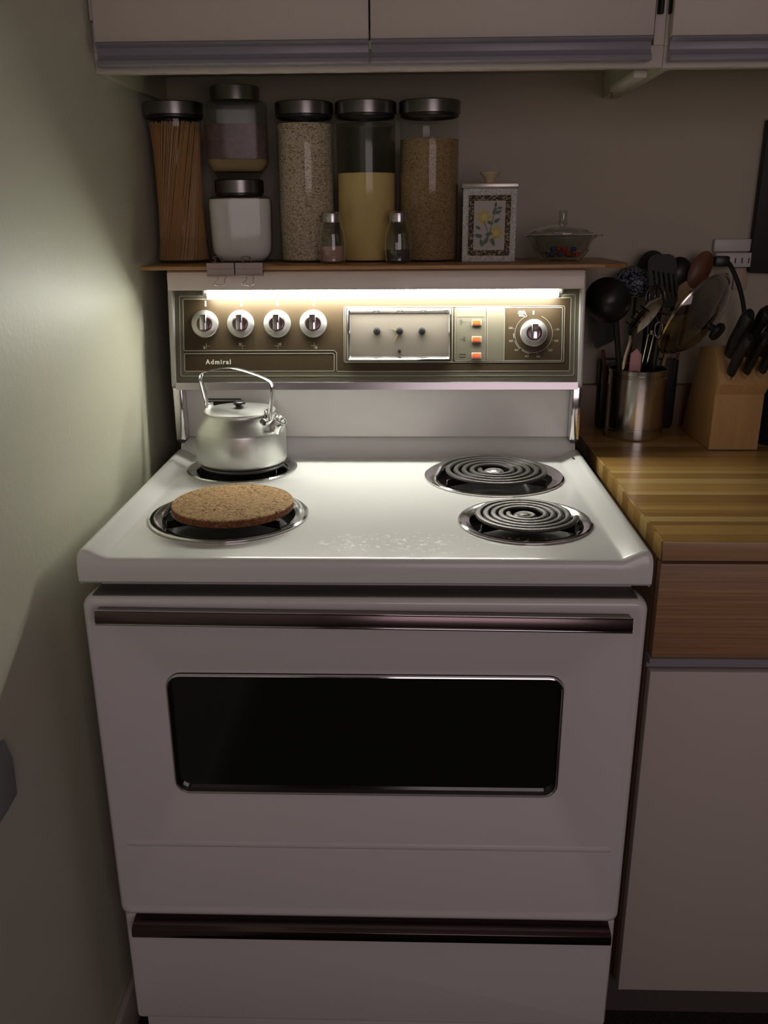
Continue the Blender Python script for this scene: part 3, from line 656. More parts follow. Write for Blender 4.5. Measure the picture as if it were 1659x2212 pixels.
b = BM(); lathe(b, [(.0525, 1.4065), (.0525, 1.4500), (.0525, 1.4880)], -.0185, Yj, 56, cap0=False, cap1=False)
tag(obj('meal_dust', b, 'dust'), 'film of meal dust inside the glass above the cornmeal', 'dust', kind='stuff')
rjar(.0960, .0535, 'tall round glass jar of brown bulgur grain, beside the rose tin', 'storage_jar')
content('bulgur', 'brown bulgur grain in the rightmost tall jar', 'grain', .0960, Yj, [(.050, SZ+.003), (.0522, SZ+.005), (.0522, 1.4620), (.03, 1.4640), (0, 1.4645)], 'bulgur')
# shakers
for x, lab, fill in ((-.0775, 'small ribbed glass shaker half full of pink salt', True), (.0405, 'small ribbed glass shaker looking empty, between the cornmeal and bulgur jars', False)):
    S = thing('salt_shaker', lab, 'shaker', (x, .565, SZ), 'glass shakers on the shelf')
    b = BM(); P = [(.019, SZ+.0005), (.0225, SZ+.003)]
    for i in range(9): 
        z = SZ+.006+i*.0055; r = .0228+.0018*math.sin(PI*i/8); P += [(r, z), (r-.0010, z+.0027)]
    P += [(.0195, SZ+.060), (.0165, SZ+.068), (.0160, SZ+.0715)]
    lathe(b, P, x, .565, 40, cap1=False); obj('glass_body', b, 'glassv', S, ang=60)
    b = BM(); lathe(b, [(.0155, SZ+.0700), (.0158, SZ+.0800), (.0150, SZ+.0850), (.0110, SZ+.0880), (0, SZ+.0890)], x, .565, 32); obj('shaker_cap', b, 'brchrome', S)
    if fill: content('pink_salt', 'pink salt in the left shaker', 'salt', x, .565, [(.0175, SZ+.003), (.0205, SZ+.006), (.0215, SZ+.030), (0, SZ+.031)], 'pinksalt')
    else: content('pepper', 'dark ground pepper low in the right shaker', 'pepper', x, .565, [(.0175, SZ+.003), (.0205, SZ+.006), (.0215, SZ+.022), (0, SZ+.023)], 'toe')
# rose tin
T = thing('rose_tin', 'square hammered tin canister with yellow rose picture and cream knob', 'canister', (.205, .62, SZ))
MTn = Matrix.Translation((.2052, .623, 0)) @ Matrix.Rotation(math.radians(-3), 4, 'Z')
b = BM(); box(b, -.0478, .0478, -.044, .044, SZ+.0002, 1.3780, .002, M=MTn); obj('tin_body', b, 'tin', T)
b = BM(); box(b, -.0500, .0500, -.046, .046, 1.3780, 1.3870, .0015, M=MTn); TL = obj('tin_lid', b, 'tinlid', T)
b = BM(); lathe(b, [(.0110, 1.3872), (.0090, 1.3900), (.0105, 1.3960), (.0185, 1.4040), (.0190, 1.4055), (.0180, 1.4062), (0, 1.4062)], 0, -.01, 28, M=MTn); obj('tin_knob', b, 'cream', TL)
b = BM()
bridge(b, [[(x, y, z) for x, z in rrect(a, -a, c, d, .0015, 2)] for a, c, d, y in ((-.0370, 1.2640, 1.3665, -.0440), (-.0370, 1.2640, 1.3665, -.0470), (-.0285, 1.2725, 1.3580, -.0455), (-.0275, 1.2735, 1.3570, -.0442))][::1])
bmesh.ops.recalc_face_normals(b, faces=b.faces); bmesh.ops.transform(b, matrix=MTn, verts=b.verts); obj('picture_frame', b, 'tinframe', T)
b = BM(); box(b, -.0282, .0282, -.0446, -.0440, 1.2728, 1.3577, M=MTn); PIC = obj('rose_picture', b, 'picture', T)
def petal(bm, x, z, L_, W_, a, d=0.):
    P = []
    for i in range(12):
        t = 2*PI*i/12; px, pz = L_*math.cos(t)*.5, W_*math.sin(t)*.5*(1-.3*math.cos(t))
        P.append(MTn @ Vector((x+px*math.cos(a)-pz*math.sin(a), -.0447-d, z+px*math.sin(a)+pz*math.cos(a))))
    poly(bm, P, MTn.to_3x3() @ Vector((0, -.0001, 0)))
bl, bs, by1, by2 = BM(), BM(), BM(), BM()
for x, z in ((-.0095, 1.3300), (.0120, 1.3035)):
    for i in range(7):
        a = i*2*PI/7; petal(by1, x+.0062*math.cos(a), z+.0062*math.sin(a), .0125, .0095, a, .0001+.00003*i)
    for i in range(5):
        a = i*2*PI/5+.4; petal(by2, x+.003*math.cos(a), z+.003*math.sin(a), .007, .005, a, .0005+.00003*i)
for x, z, a, l in ((.0090, 1.3400, 1.2, .013), (.0160, 1.3380, .5, .011), (.0020, 1.3200, -.4, .011), (.0135, 1.3240, .6, .012), (-.0200, 1.3120, 2.6, .010), (-.0190, 1.2980, 2.9, .014), (-.0130, 1.2860, 1.9, .013), (-.0050, 1.2900, 1.0, .014), (.0070, 1.2870, -1.2, .014), (.0000, 1.3010, .3, .013), (.018, 1.345, 0, .009)): petal(bl, x, z, l, l*.5, a, .0008)
for p in (((.0100, 1.3500), (.0050, 1.3200), (-.002, 1.290)), ((-.0095, 1.3220), (-.002, 1.3050), (-.006, 1.2850)), ((.0120, 1.2960), (.0, 1.2900))):
    sweep(bs, [MTn @ Vector((x, -.0450, z)) for x, z in p], .0005, .0002, seg=6, up=(0, 1, 0))
petal(bs, .0105, 1.3510, .008, .004, 1.4, .0008)
obj('yellow_rose', by1, 'yellow', PIC); obj('rose_heart', by2, 'yellow2', PIC); obj('rose_leaves', bl, 'green', PIC); obj('rose_stem', bs, 'green2', PIC)
# candy dish
DX, DY = .3420, .632
D = thing('candy_dish', 'lidded clear glass candy dish at the right end of the shelf', 'dish', (DX, DY, SZ))
def lobed(prof, n=10, amp=.0, seg=80):
    t = BM(); loops = []
    for r, z, k in prof:
        loops.append([(DX+(r*(1+k*math.cos(n*2*PI*i/seg)))*math.cos(2*PI*i/seg), DY+(r*(1+k*math.cos(n*2*PI*i/seg)))*math.sin(2*PI*i/seg), z) for i in range(seg)])
    bridge(t, loops); bmesh.ops.recalc_face_normals(t, faces=t.faces); return t
obj('dish_bowl', lobed([(.001, SZ+.003, 0), (.034, SZ+.003, 0), (.037, SZ+.0005, 0), (.040, SZ+.004, .01), (.050, SZ+.018, .03), (.0560, SZ+.036, .04), (.0640, SZ+.0435, .05), (.0650, SZ+.0455, .05), (.0560, SZ+.044, .04), (.0535, SZ+.036, .03), (.046, SZ+.018, .02), (.030, SZ+.006, 0), (.001, SZ+.006, 0)]), 'glassv', D, ang=60)
obj('dish_lid', lobed([(.058, SZ+.0470, .02), (.0585, SZ+.0500, .02), (.052, SZ+.0550, .01), (.030, SZ+.0610, 0), (.010, SZ+.0640, 0), (.0085, SZ+.068, 0), (.0070, SZ+.074, 0), (.0082, SZ+.0850, 0), (.0070, SZ+.0880, 0), (.0005, SZ+.0885, 0)]), 'glassv', D, ang=60)
b = BM(); box(b, DX+.060, DX+.074, DY-.010, DY+.010, SZ+.0425, SZ+.0465, .0018); box(b, DX-.074, DX-.060, DY-.010, DY+.010, SZ+.0425, SZ+.0465, .0018); obj('dish_handle', b, 'glassv', D)
cpos = []
for tr in range(4000):
    if len(cpos) >= 20: break
    a, r = random.uniform(0, 2*PI), .034*math.sqrt(random.random()); lay = 0 if len(cpos) < 13 else 1
    p = Vector((DX+r*math.cos(a)*(1 if not lay else .7), DY+r*math.sin(a)*(1 if not lay else .7), SZ+.0115+lay*.0085))
    if all((p-c).length > .0118 for c in cpos): cpos.append(p)
for i, p in enumerate(cpos):
    bluec = p.x < DX-.010 or i % 7 == 3
    b = BM(); lathe(b, [(0, -.0042), (.004, -.0036), (.0056, -.0012), (.0056, .0012), (.004, .0036), (0, .0042)], 0, 0, 14, M=Matrix.Translation(p))
    tag(obj('candy', b, 'blue' if bluec else 'red'), 'small blue candy in the lidded glass dish' if bluec else 'small red candy in the lidded glass dish', 'candy', 'blue candies in the glass dish' if bluec else 'red candies in the glass dish')
# binder clips
for x0, lab in ((-.2880, 'left silver binder clip gripping the shelf edge'), (-.2385, 'right silver binder clip gripping the shelf edge')):
    x1 = x0+.0475
    C = thing('binder_clip', lab, 'clip', ((x0+x1)/2, .487, 1.2355), 'binder clips on the shelf edge')
    b = BM(); poly(b, [(x0, y, z) for y, z in [(.4975, 1.2560), (.4855, 1.2585), (.4805, 1.2578), (.4795, 1.2500), (.4805, 1.2375), (.4835, 1.2355), (.4860, 1.2362), (.4985, 1.2440), (.4985, 1.2450), (.4850, 1.2385), (.4825, 1.2400), (.4820, 1.2540), (.4850, 1.2562), (.4975, 1.2545)]], (.0472, 0, 0)); obj('clip_body', b, 'clip', C)
    b = BM(); box(b, x0, x1, .4785, .4800, 1.2470, 1.2482, .0004); box(b, x0, x1, .4785, .4805, 1.2365, 1.2378, .0004); obj('clip_crease', b, 'clip', C)
    xc = x0+.0195
    b = BM(); sweep(b, smoothpath([(xc-.010, .4850, 1.2590), (xc-.0045, .4870, 1.2595), (xc-.0055, .4900, 1.2640), (xc-.013, .4930, 1.2665), (xc-.002, .4960, 1.2690), (xc+.0070, .4940, 1.2665), (xc+.002, .4900, 1.2640), (xc+.0085, .4860, 1.2595)], 2), .0008, seg=6); obj('wire_handle', b, 'clip', C)
    b = BM(); sweep(b, smoothpath([(xc-.002, .4860, 1.2360), (xc-.0015, .4850, 1.2290), (xc-.010, .4840, 1.2245), (xc-.009, .4835, 1.2220), (xc+.002, .4830, 1.2205), (xc+.012, .4835, 1.2225), (xc+.008, .4850, 1.2290), (xc+.0125, .4860, 1.2360)], 2), .0008, seg=6, up=(0, 1, 0)); obj('wire_handle', b, 'clip', C)

# ================================================================== UPPER CABINETS
YF = .40
def upper(name, label, x0, x1, doors, zb, hinge_x):
    C = thing(name, label, 'cabinet', ((x0+x1)/2, .58, zb))
    b = BM()
    box(b, x0, x0+.014, YF+.018, YW-.002, zb, 2.25); box(b, x1-.014, x1, YF+.018, YW-.002, zb, 2.25)
    box(b, x0+.014, x1-.014, YF+.018, YW-.002, zb+.045, zb+.058); box(b, x0+.014, x1-.014, YW-.01, YW-.002, zb+.058, 2.25); box(b, x0+.014, x1-.014, YF+.018, YW-.002, 2.235, 2.25)
    obj('carcass', b, 'cabunder', C)
    b = BM(); box(b, x0, x1, YF, YF+.018, zb, zb+.030, .001); box(b, x0, x0+.016, YF, YF+.018, zb+.030, 2.25, .001); box(b, x1-.016, x1, YF, YF+.018, zb+.030, 2.25, .001); box(b, x0+.016, x1-.016, YF, YF+.018, 2.21, 2.25, .001)
    obj('face_frame', b, 'cab', C)
    for d0, d1, m in doors:
        b = BM(); box(b, d0, d1, YF-.021, YF-.002, zb+.0397, 2.23, .0015); DR = obj('cabinet_door', b, 'cab', C)
        b = BM(); zt = zb+.0392
        poly(b, [(d0+.0005, y, z) for y, z in [(YF-.022, zt), (YF-.0235, zt-.002), (YF-.013, zt-.006), (YF-.0115, zt-.016), (YF-.0185, zt-.0235), (YF-.0230, zt-.0245), (YF-.0240, zt-.0300), (YF-.0225, zt-.0320), (YF-.004, zt-.0320), (YF-.004, zt)]], (d1-d0-.001, 0, 0), bev=.0004)
        obj('door_pull', b, 'strip', DR, label='grey lavender finger pull strip')
    for hx, m in hinge_x:
        b = BM(); box(b, hx-.0045, hx+.0045, YF-.006, YF-.001, 1.612, 1.68, .001); sweep(b, [(hx, YF-.008, 1.612), (hx, YF-.008, 1.68)], .0035, seg=12); obj('hinge', b, m, C)
    return C
upper('upper_cabinet', 'cream upper cabinet with two doors above the stove', -.4195, .4395, [(-.4100, -.0005, 0), (.0020, .4180, 0)], 1.5415, [(-.4150, 'cab'), (.4295, 'blackm')])
upper('upper_cabinet', 'cream upper cabinet to the right, cut off by the picture edge', .4398, 1.10, [(.4445, .7640, 0), (.7665, 1.085, 0)], 1.5405, [(.4455, 'blackm')])
b = BM(); box(b, .405, .4250, YF+.03, .60, 1.532, 1.5425, .001)
C = obj('cabinet_cleat', b, 'cab'); tag(C, 'cream wooden cleat under the joint of the two upper cabinets', 'cleat')
b = BM(); sweep(b, [(.408, .597, 1.533), (.408, .597, 1.524)], .0012, seg=8); lathe(b, [(0, 1.5235), (.003, 1.5245), (.003, 1.5258), (0, 1.5262)], .408, .597, 12); obj('screw', b, 'redwood', C)

# ================================================================== BASE CABINET, COUNTER
BC = thing('base_cabinet', 'cream base cabinet with wooden drawer front right of the stove', 'cabinet', (.75, .4, 0))
b = BM(); box(b, .4095, 1.10, .092, YW-.022, .1056, .8840); obj('carcass', b, 'brownside', BC)
b = BM(); box(b, .4105, 1.10, .125, .145, 0, .1056); obj('toe_kick', b, 'toe', BC)
b = BM(); box(b, .4120, .90, .070, .091, .7262, .8715, .0012); DF = obj('drawer_front', b, 'drawer', BC)
b = BM(); poly(b, [(.4085, y, z) for y, z in [(.066, .7258), (.066, .7180), (.080, .7150), (.080, .7060), (.090, .7045), (.090, .7258)]], (.49, 0, 0)); obj('drawer_pull', b, 'strip', BC, label='grey lavender finger pull strip')
b = BM(); box(b, .4125, .90, .070, .091, .1056, .7030, .0015); obj('cabinet_door', b, 'cab', BC)
CT = thing('countertop', 'butcher block patterned countertop right of the stove with wooden backsplash', 'countertop', (.75, .4, .885))
b = BM(); box(b, .4060, 1.10, .052, YW-.0225, .8850, .9100); obj('counter_core', b, 'edgewood', CT)
b = BM(); box(b, .4060, 1.10, .0478, .0522, .8848, .9117, .001); obj('front_edge', b, 'edgewood', CT)
ys = [.0525, .080, .118, .134, .156, .172, .186, .207, .222, .262, .281, .325, .352, .385, .40, .43, .462, .50, .53, .57, .60, .65, .69, YW-.0225]
seq = [1, 1, 0, 3, 0, 1, 2, 1, 0, 3, 0, 2, 1, 0, 2, 1, 3, 0, 1, 2, 0, 1, 0]
seq = [1, 0, 3, 2, 3, 1, 0, 1, 3, 2, 0, 2, 1, 2, 0, 1, 3, 0, 1, 2, 0, 1, 0]
for y0, y1, s in zip(ys, ys[1:], seq):
    b = BM(); box(b, .4085, 1.10, y0+.0002, y1-.0002, .9100, .9120); obj('stave', b, 'stave%d' % s, CT)
yy = .0525; k = 0
while yy < YW-.05:
    y1 = min(yy+.038, YW-.0225); b = BM(); box(b, .4040, .4080, yy+.0002, y1-.0002, .8850, .9120); obj('edge_stave', b, 'stave%d' % (k*7 % 4), CT); yy = y1; k += 1
b = BM(); box(b, .4040, 1.10, YW-.022, YW-.001, .885, .9980, .001); obj('backsplash', b, 'brownside', CT)

# ================================================================== ON THE COUNTER
CZ = .9122
CX_, CY_ = .5100, .6600
b = BM()
P = [(0, 0), (.0535, 0), (.0560, .002), (.0565, .006), (.0565, .019), (.0552, .0200), (.0552, .0215), (.0562, .0225), (.0562, .1200), (.0550, .1210), (.0550, .1222), (.0562, .1230), (.0562, .1245), (.0550, .1252), (.0550, .1262), (.0565, .1272), (.0565, .1350), (.0572, .1358), (.0560, .1364), (.0540, .1345), (.0540, .004), (0, .004)]
lathe(b, P, CX_, CY_, 72, z0=CZ, cap0=False, cap1=False)
tag(obj('utensil_canister', b, 'steel', ang=30), 'shiny round steel canister holding utensils on the counter', 'canister')
b = BM()
bridge(b, [[(x, y, z) for x, y in rrect(.4480+i, .6070-i, .7190+i, .7405-i, .006, 4)] for z, i in ((CZ, .004), (CZ+.01, .001), (CZ+.1400, 0), (CZ+.1420, .0005), (CZ+.1420, .003), (CZ+.006, .006))], cap0=True, cap1=True); bmesh.ops.recalc_face_normals(b, faces=b.faces)
tag(obj('utensil_caddy', b, 'black'), 'black rectangular caddy standing behind the steel canister', 'caddy')
TOPZ = CZ+.1360
def hrod(bm, p0, p1, r0=.0035, r1=.0045, n=8, bend=0.):
    p0, p1 = Vector(p0), Vector(p1); pts = []
    for i in range(n+1):
        t = i/n; pts.append(p0.lerp(p1, t)+Vector((bend*math.sin(PI*t), 0, 0)))
    sweep(bm, pts, r0, seg=8, up=(0, 1, 0), rs=[1+(r1/r0-1)*i/n for i in range(n+1)])
def orient(c, zdir, xdir=(1, 0, 0)):
    z = Vector(zdir).normalized(); x = Vector(xdir); x = (x-z*x.dot(z)).normalized(); y = z.cross(x)
    m = Matrix.Identity(4)
    for i in range(3): m[i][0], m[i][1], m[i][2], m[i][3] = x[i], y[i], z[i], c[i]
    return m
def spoonhead(bm, c, along, face, L_, W_, depth, th=.0015, seg=28):
    """oval bowl; opens towards 'face', long axis 'along'"""
    m = orient(Vector(c), face, along); t = BM(); loops = []
    for k in range(6):
        u = k/5; loops.append([(L_*.5*u*math.cos(2*PI*i/seg) if u else 0, W_*.5*u*math.sin(2*PI*i/seg) if u else 0, -depth*(1-u*u)) for i in range(seg)])
    for k in range(5, -1, -1):
        u = k/5; s = 1.0; loops.append([(L_*.5*u*math.cos(2*PI*i/seg)*s, W_*.5*u*math.sin(2*PI*i/seg)*s, -depth*(1-u*u)-th) for i in range(seg)])
    bridge(t, loops); bmesh.ops.remove_doubles(t, verts=t.verts, dist=1e-6); bmesh.ops.recalc_face_normals(t, faces=t.faces)
    bmesh.ops.transform(t, matrix=m, verts=t.verts); merge(bm, t)
# black ladle
U = thing('ladle', 'black nylon ladle with round bowl leaning left out of the canister', 'ladle', (.475, .655, CZ+.02))
b = BM(); hrod(b, (.488, .655, CZ+.02), (.4480, .615, 1.150), .0045, .006); obj('handle', b, 'rubber', U)
b = BM(); spoonhead(b, (.4290, .606, 1.1820), (.35, 0, 1), (.35, .72, .22), .088, .086, .034, .002, 36); obj('ladle_bowl', b, 'black', U)
# black spatula behind ladle
U = thing('spatula', 'flat black spatula with pointed corner behind the black ladle', 'spatula', (.47, .738, CZ+.02))
b = BM(); hrod(b, (.478, .730, CZ+.02), (.4480, .705, 1.075), .004, .004); obj('handle', b, 'redwood', U)
b = BM(); poly(b, [(.4130, .70, 1.172), (.4300, .700, 1.082), (.4330, .702, 1.078), (.4680, .704, 1.094), (.4700, .704, 1.160)], (0, .003, .0005)); obj('blade', b, 'rubber', U)
# speckled spoon
U = thing('enamel_spoon', 'blue black speckled enamel serving spoon behind the black ladle', 'spoon', (.50, .738, CZ+.02))
b = BM(); hrod(b, (.505, .730, CZ+.02), (.5050, .708, 1.180), .004, .003); obj('handle', b, 'black', U)
b = BM(); spoonhead(b, (.5020, .704, 1.2080), (.9, 0, -.25), (.1, .85, -.35), .082, .060, .020, .002); obj('spoon_bowl', b, 'speck', U)
# slotted turner (built from bars so the slots are open)
U = thing('slotted_turner', 'tall dark grey slotted turner with rounded top', 'turner', (.525, .66, CZ+.02))
b = BM(); hrod(b, (.520, .655, CZ+.02), (.5440, .665, 1.170), .0045, .0045); obj('handle', b, 'rubber', U)
m = orient(Vector((.5420, .662, 1.2100)), (.10, -.95, .25), (1, 0, .06))
b = BM()
A = rrect(-.0280, .0280, -.0480, .0520, .018, 6); hol = [(-.0185, -.0110), (-.0075, 0), (.0035, .011), (.0145, .022)]
lp = [Vector((x, y, 0)) for x, y in A]; hs = []
for i in range(5):
    x = -.0200+i*.0095; hs.append([Vector(p) for p in ((x, .022-i*.002, 0), (x+.0042, .022-i*.002, 0), (x+.0042+.004, -.036+i*.001, 0), (x+.004, -.036+i*.001, 0))])
tri = geometry.tessellate_polygon([lp]+hs); ap = lp+[p for h in hs for p in h]
v0 = [b.verts.new(p) for p in ap]
fs = []
for t in tri:
    try: fs.append(b.faces.new([v0[i] for i in t]))
    except ValueError: pass
e = bmesh.ops.extrude_face_region(b, geom=fs); bmesh.ops.translate(b, vec=(0, 0, .0025), verts=[v for v in e['geom'] if isinstance(v, bmesh.types.BMVert)])
bmesh.ops.recalc_face_normals(b, faces=b.faces); bmesh.ops.transform(b, matrix=m, verts=b.verts)
obj('turner_head', b, 'grey', U)
# dark spoons behind
U = thing('serving_spoon', 'large dark grey spoon partly hidden behind the slotted turner', 'spoon', (.54, .738, CZ+.02))
b = BM(); hrod(b, (.53, .730, CZ+.02), (.5350, .720, 1.200), .004, .0035); obj('handle', b, 'rubber', U)
b = BM(); spoonhead(b, (.5350, .716, 1.2300), (0, 0, 1), (0, -1, .2), .074, .060, .012); obj('spoon_bowl', b, 'grey', U)
U = thing('serving_spoon', 'black spoon between slotted turner and reddish wooden spoon', 'spoon', (.57, .738, CZ+.02))
b = BM(); hrod(b, (.57, .730, CZ+.02), (.5850, .722, 1.190), .004, .0035); obj('handle', b, 'rubber', U)
b = BM(); spoonhead(b, (.5850, .716, 1.2200), (.3, 0, 1), (0, -1, .2), .070, .056, .012); obj('spoon_bowl', b, 'black', U)
# wooden spoon + pale spatula
U = thing('wooden_spoon', 'reddish brown wooden spoon behind the glass lid', 'spoon', (.595, .74, CZ+.02))
b = BM(); hrod(b, (.592, .730, CZ+.02), (.6130, .715, 1.190), .0035, .0035); obj('handle', b, 'redwood', U)
b = BM(); spoonhead(b, (.6240, .705, 1.2300), (.38, 0, 1), (-.45, -.9, .1), .074, .040, .008, .004); obj('spoon_bowl', b, 'redwood', U)
U = thing('wooden_spatula', 'pale wooden spatula seen through the glass lid', 'spatula', (.56, .738, CZ+.02))
b = BM(); hrod(b, (.5560, .730, CZ+.02), (.5880, .700, 1.150), .0035, .004); obj('handle', b, 'palewood', U)
b = BM(); poly(b, [(.5800, .698, 1.140), (.5980, .698, 1.142), (.6060, .698, 1.195), (.5980, .698, 1.210), (.5840, .698, 1.200)], (0, .004, 0)); obj('blade', b, 'palewood', U)
# slotted steel spoon, close to the camera
U = thing('slotted_spoon', 'polished steel slotted spoon catching warm light in the canister', 'spoon', (.465, .63, CZ+.05))
b = BM(); sweep(b, smoothpath([(.485, .640, CZ+.02), (.4700, .625, 1.060), (.4800, .618, 1.105), (.4800, .617, 1.125)], 2), .0045, .0018, seg=8, up=(0, 1, 0)); obj('handle', b, 'goldsteel', U)
b = BM(); spoonhead(b, (.5010, .610, 1.1520), (.75, .1, .70), (.55, .35, -.45), .088, .046, .012, .001); SB = obj('spoon_bowl', b, 'goldsteel', U)
b = BM(); m = orient(Vector((.5010, .610, 1.1520)), (.55, .35, -.45), (.75, .1, .70))
for k in range(4): box(b, -.030+k*.013, -.028+k*.013, -.014, .012, -.0145, -.0105, M=m)
obj('slot', b, 'blackm', SB)
# pink brush handle
U = thing('pastry_brush', 'pink pointed silicone handle with copper ring in the canister front', 'brush', (.493, .63, CZ+.04))
b = BM(); poly(b, [(x, .628, z) for x, z in [(.4840, 1.045), (.5060, 1.044), (.5060, 1.078), (.4960, 1.090), (.4850, 1.080)]], (0, .008, 0), bev=.001); obj('pink_grip', b, 'pink', U)
b = BM(); sweep(b, [(.4950, .632, 1.047), (.4960, .634, 1.034)], .010, .005, seg=16, up=(0, 1, 0)); hrod(b, (.496, .634, 1.036), (.500, .640, CZ+.03), .004, .004); obj('shaft', b, 'copper', U)
# tools whose handles only are seen
for i, (nm, lab, p0, p1, r, m) in enumerate([
    ('kitchen_tongs', 'thin steel tong arms standing in the canister', (.500, .660, CZ+.02), (.5150, .625, 1.120), .0022, 'goldsteel'),
    ('whisk', 'black handled whisk in the middle of the canister', (.515, .670, CZ+.02), (.5250, .640, 1.150), .0050, 'black'),
    ('peeler', 'slim black handled peeler right in the canister', (.530, .650, CZ+.02), (.5300, .615, 1.110), .0045, 'black'),
    ('masher', 'steel wire masher leaning right in the canister', (.525, .675, CZ+.02), (.5500, .640, 1.130), .0022, 'goldsteel')]):
    U = thing(nm, lab, 'utensil', p0); b = BM(); hrod(b, p0, p1, r, r*1.15); obj('handle', b, m, U)
    b = BM(); p1 = Vector(p1)
    if nm == 'whisk':
        for k in range(5):
            a = PI*k/5; s = Vector((math.cos(a), math.sin(a), 0))*.017
            sweep(b, smoothpath([p1, p1+s+Vector((0, 0, .02)), p1+s*1.1+Vector((0, 0, .045)), p1+Vector((0, 0, .06)), p1-s*1.1+Vector((0, 0, .045)), p1-s+Vector((0, 0, .02)), p1], 2), .0009, seg=6, up=(0, 1, 0))
        obj('wire_loops', b, 'darkchrome', U)
    elif nm == 'kitchen_tongs':
        hrod(b, (.508, .660, CZ+.02), (.5250, .625, 1.118), .0022, .0022); lathe(b, [(0, -.008), (.007, -.004), (.007, .004), (0, .006)], 0, 0, 16, M=Matrix.Translation((.520, .624, 1.121))); obj('tong_arm', b, 'goldsteel', U)
    elif nm == 'peeler':
        sweep(b, smoothpath([p1, p1+Vector((-.007, 0, .010)), p1+Vector((-.007, 0, .030)), p1+Vector((.007, 0, .030)), p1+Vector((.007, 0, .010)), p1], 2), .0015, seg=8, up=(0, 1, 0)); obj('blade_bow', b, 'chrome', U)
    else:
        sweep(b, smoothpath([p1, p1+Vector((-.02, 0, .012)), p1+Vector((-.018, 0, .03)), p1+Vector((0, 0, .02)), p1+Vector((.016, 0, .032)), p1+Vector((.02, 0, .012)), p1], 2), .0022, seg=8, up=(0, 1, 0)); obj('wire_loop', b, 'darkchrome', U)
# angled black brush
U = thing('dish_brush', 'thin black handle with short angled head behind the glass lid', 'brush', (.72, .735, 1.0))
b = BM(); sweep(b, smoothpath([(.6700, .700, 1.248), (.6850, .700, 1.232), (.7100, .700, 1.180), (.7250, .705, 1.120), (.7300, .720, 1.0), (.7300, .725, CZ+.002)], 2), .0045, seg=8, up=(0, 1, 0)); obj('handle', b, 'rubber', U)
b = BM(); box(b, .6460, .6745, .688, .712, 1.236, 1.256, .004); obj('brush_head', b, 'black', U)
# knife block
KB = thing('knife_block', 'light wooden knife block on the counter right of the canister', 'knife block', (.665, .62, CZ))
b = BM(); P = [(.5395, CZ), (.5385, 1.0180), (.5200, 1.0400), (.5700, 1.1030), (.6500, 1.0900), (.7150, CZ)]
poly(b, [(.6225, y, z) for y, z in P], (.0900, 0, 0), bev=.0012); obj('block_body', b, 'block', KB)
b = BM(); box(b, .6230, .7120, .5390, .5401, CZ, CZ+.0015); obj('block_foot', b, 'blackm', KB)
kd = Vector((0, -.70, .715)).normalized(); fd = Vector((0, .62, .78)).normalized()
for i, (x, t, L_, s, lab) in enumerate([(.6400, .016, .100, 1.0, 'black handled knife at the lower left of the block'), (.6420, .055, .110, 1.25, 'large black handled knife at the upper left of the block'), (.6680, .020, .100, 1.0, 'black handled knife in the lower middle of the block'), (.6700, .058, .115, 1.2, 'black handled knife in the upper middle of the block'), (.6960, .022, .100, 1.0, 'black handled knife at the lower right of the block'), (.6970, .058, .11, 1.2, 'black handled knife at the upper right of the block')]):
    p = Vector((x, .5200, 1.0400))+fd*t
    K_ = thing('kitchen_knife', lab, 'knife', p, 'knives in the wooden block')
    b = BM(); sweep(b, [p-kd*.03, p+kd*.010], .0009*s, .009*s, seg=8, up=fd); sweep(b, [p+kd*.0005, p+kd*.013], .0055*s, .0105*s, seg=14, up=fd); obj('bolster', b, 'chrome', K_)
    b = BM(); pts = [p+kd*(.013+L_*u)+fd*(.004*math.sin(u*3.1)) for u in [j/8 for j in range(9)]]
    sweep(b, pts, .0085*s, .0125*s, seg=14, up=fd, rs=[.9, .95, 1.0, .95, .92, .95, 1.02, 1.0, .65]); obj('handle', b, 'black', K_)
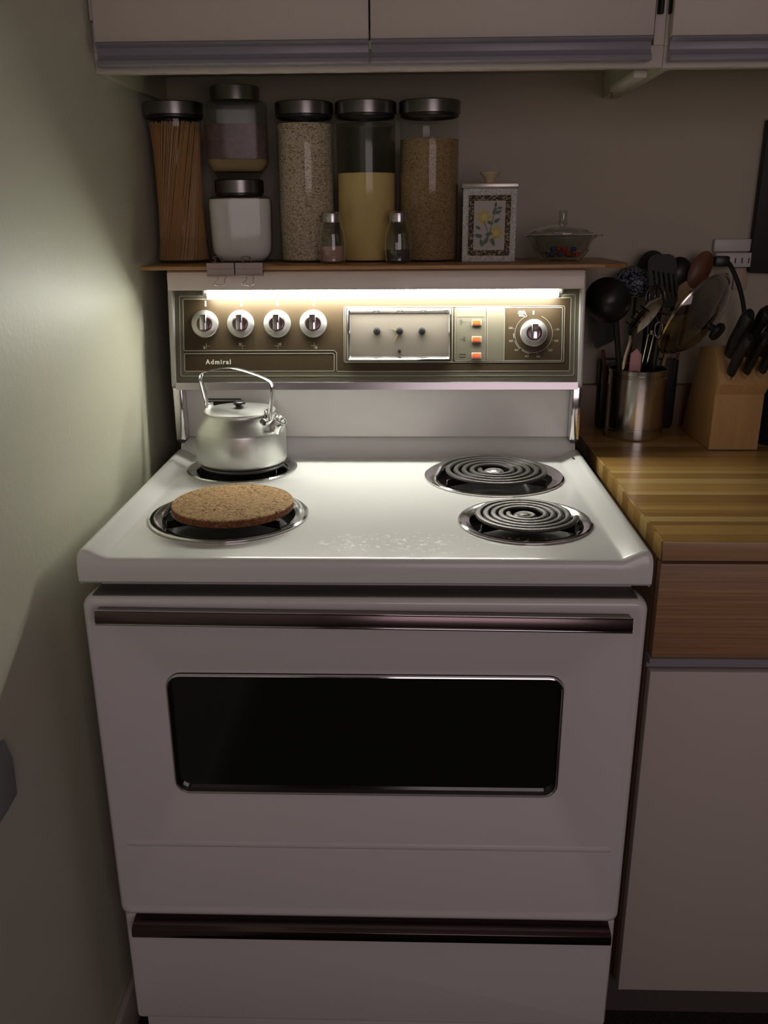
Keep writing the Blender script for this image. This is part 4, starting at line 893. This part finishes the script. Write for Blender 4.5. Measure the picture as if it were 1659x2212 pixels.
# glass lid with steel rim
GL = thing('glass_pot_lid', 'domed glass pot lid with steel rim leaning between canister and knife block', 'lid', (.575, .59, 1.09))
m = orient(Vector((.5840, .585, 1.1580)), (.62, -.60, -.50), (.6, 0, .8))
b = BM(); lathe(b, [(.0850, 0), (.0790, .012), (.066, .023), (.045, .032), (.022, .037), (.004, .0385)], 0, 0, 64, M=m, cap0=False); obj('glass_dome', b, 'glasslid', GL)
b = BM(); lathe(b, [(.0845, -.003), (.0870, -.0028), (.0880, 0), (.0865, .0025), (.0845, .002), (.0845, -.003)], 0, 0, 72, M=m, cap0=False, cap1=False); obj('steel_rim', b, 'goldsteel', GL)
b = BM(); lathe(b, [(.006, .038), (.006, .046), (.016, .050), (.018, .056), (.015, .060), (0, .061)], 0, 0, 28, M=m); obj('lid_knob', b, 'black', GL)
# black board hanging right, dark bottle by the block
b = BM(); poly(b, [(.7330, .742, 1.225), (.7360, .742, 1.2215), (.8300, .742, 1.218), (.8300, .742, 1.50), (.7345, .742, 1.50)], (0, .018, 0), bev=.001)
tag(obj('hanging_board', b, 'blackm'), 'black board hanging on the wall at the right picture edge', 'board')
b = BM(); lathe(b, [(0, 0), (.035, 0), (.037, .004), (.037, .10), (.030, .122), (.014, .135), (.013, .16), (.015, .162), (.015, .17), (0, .17)], .7680, .600, 36, z0=CZ)
tag(obj('dark_bottle', b, 'black'), 'dark bottle on the counter right of the knife block', 'bottle')
# ---- wall plates
PS = thing('power_strip', 'white power outlet strip mounted on the wall behind the utensils', 'outlet', (.70, YW-.01, 1.232))
b = BM(); box(b, .6640, .7520, YW-.022, YW-.0005, 1.2320, 1.2600, .003); obj('strip_body', b, 'offwhite', PS)
for x in (.690, .703, .716, .729, .742):
    b = BM(); box(b, x-.001, x+.001, YW-.0228, YW-.0218, 1.2400, 1.2500); obj('socket_slot', b, 'blackm', PS)
b = BM(); box(b, .6620, .7345, YW-.012, YW-.0005, 1.2618, 1.2855, .002); tag(obj('surface_box', b, 'offwhite'), 'flat off-white box on the wall above the power strip', 'box')
b = BM(); box(b, .7100, .7380, YW-.006, YW-.0005, 1.1880, 1.2300, .001); tag(obj('wall_plate', b, 'beige'), 'beige wall plate under the power strip', 'plate')
b = BM(); P = [(-.1925, .749), (-.181, .7156), (-.1848, .669), (-.2204, .6649), (-.27, .6649), (-.27, .749)]
poly(b, [(XW+.0003, y, z) for y, z in P], (.006, 0, 0), bev=.001); tag(obj('wall_cover', b, 'switch'), 'blue grey cover plate on the left wall at the picture edge', 'plate')

for o in bpy.data.objects:
    if '_o' in o: del o['_o']
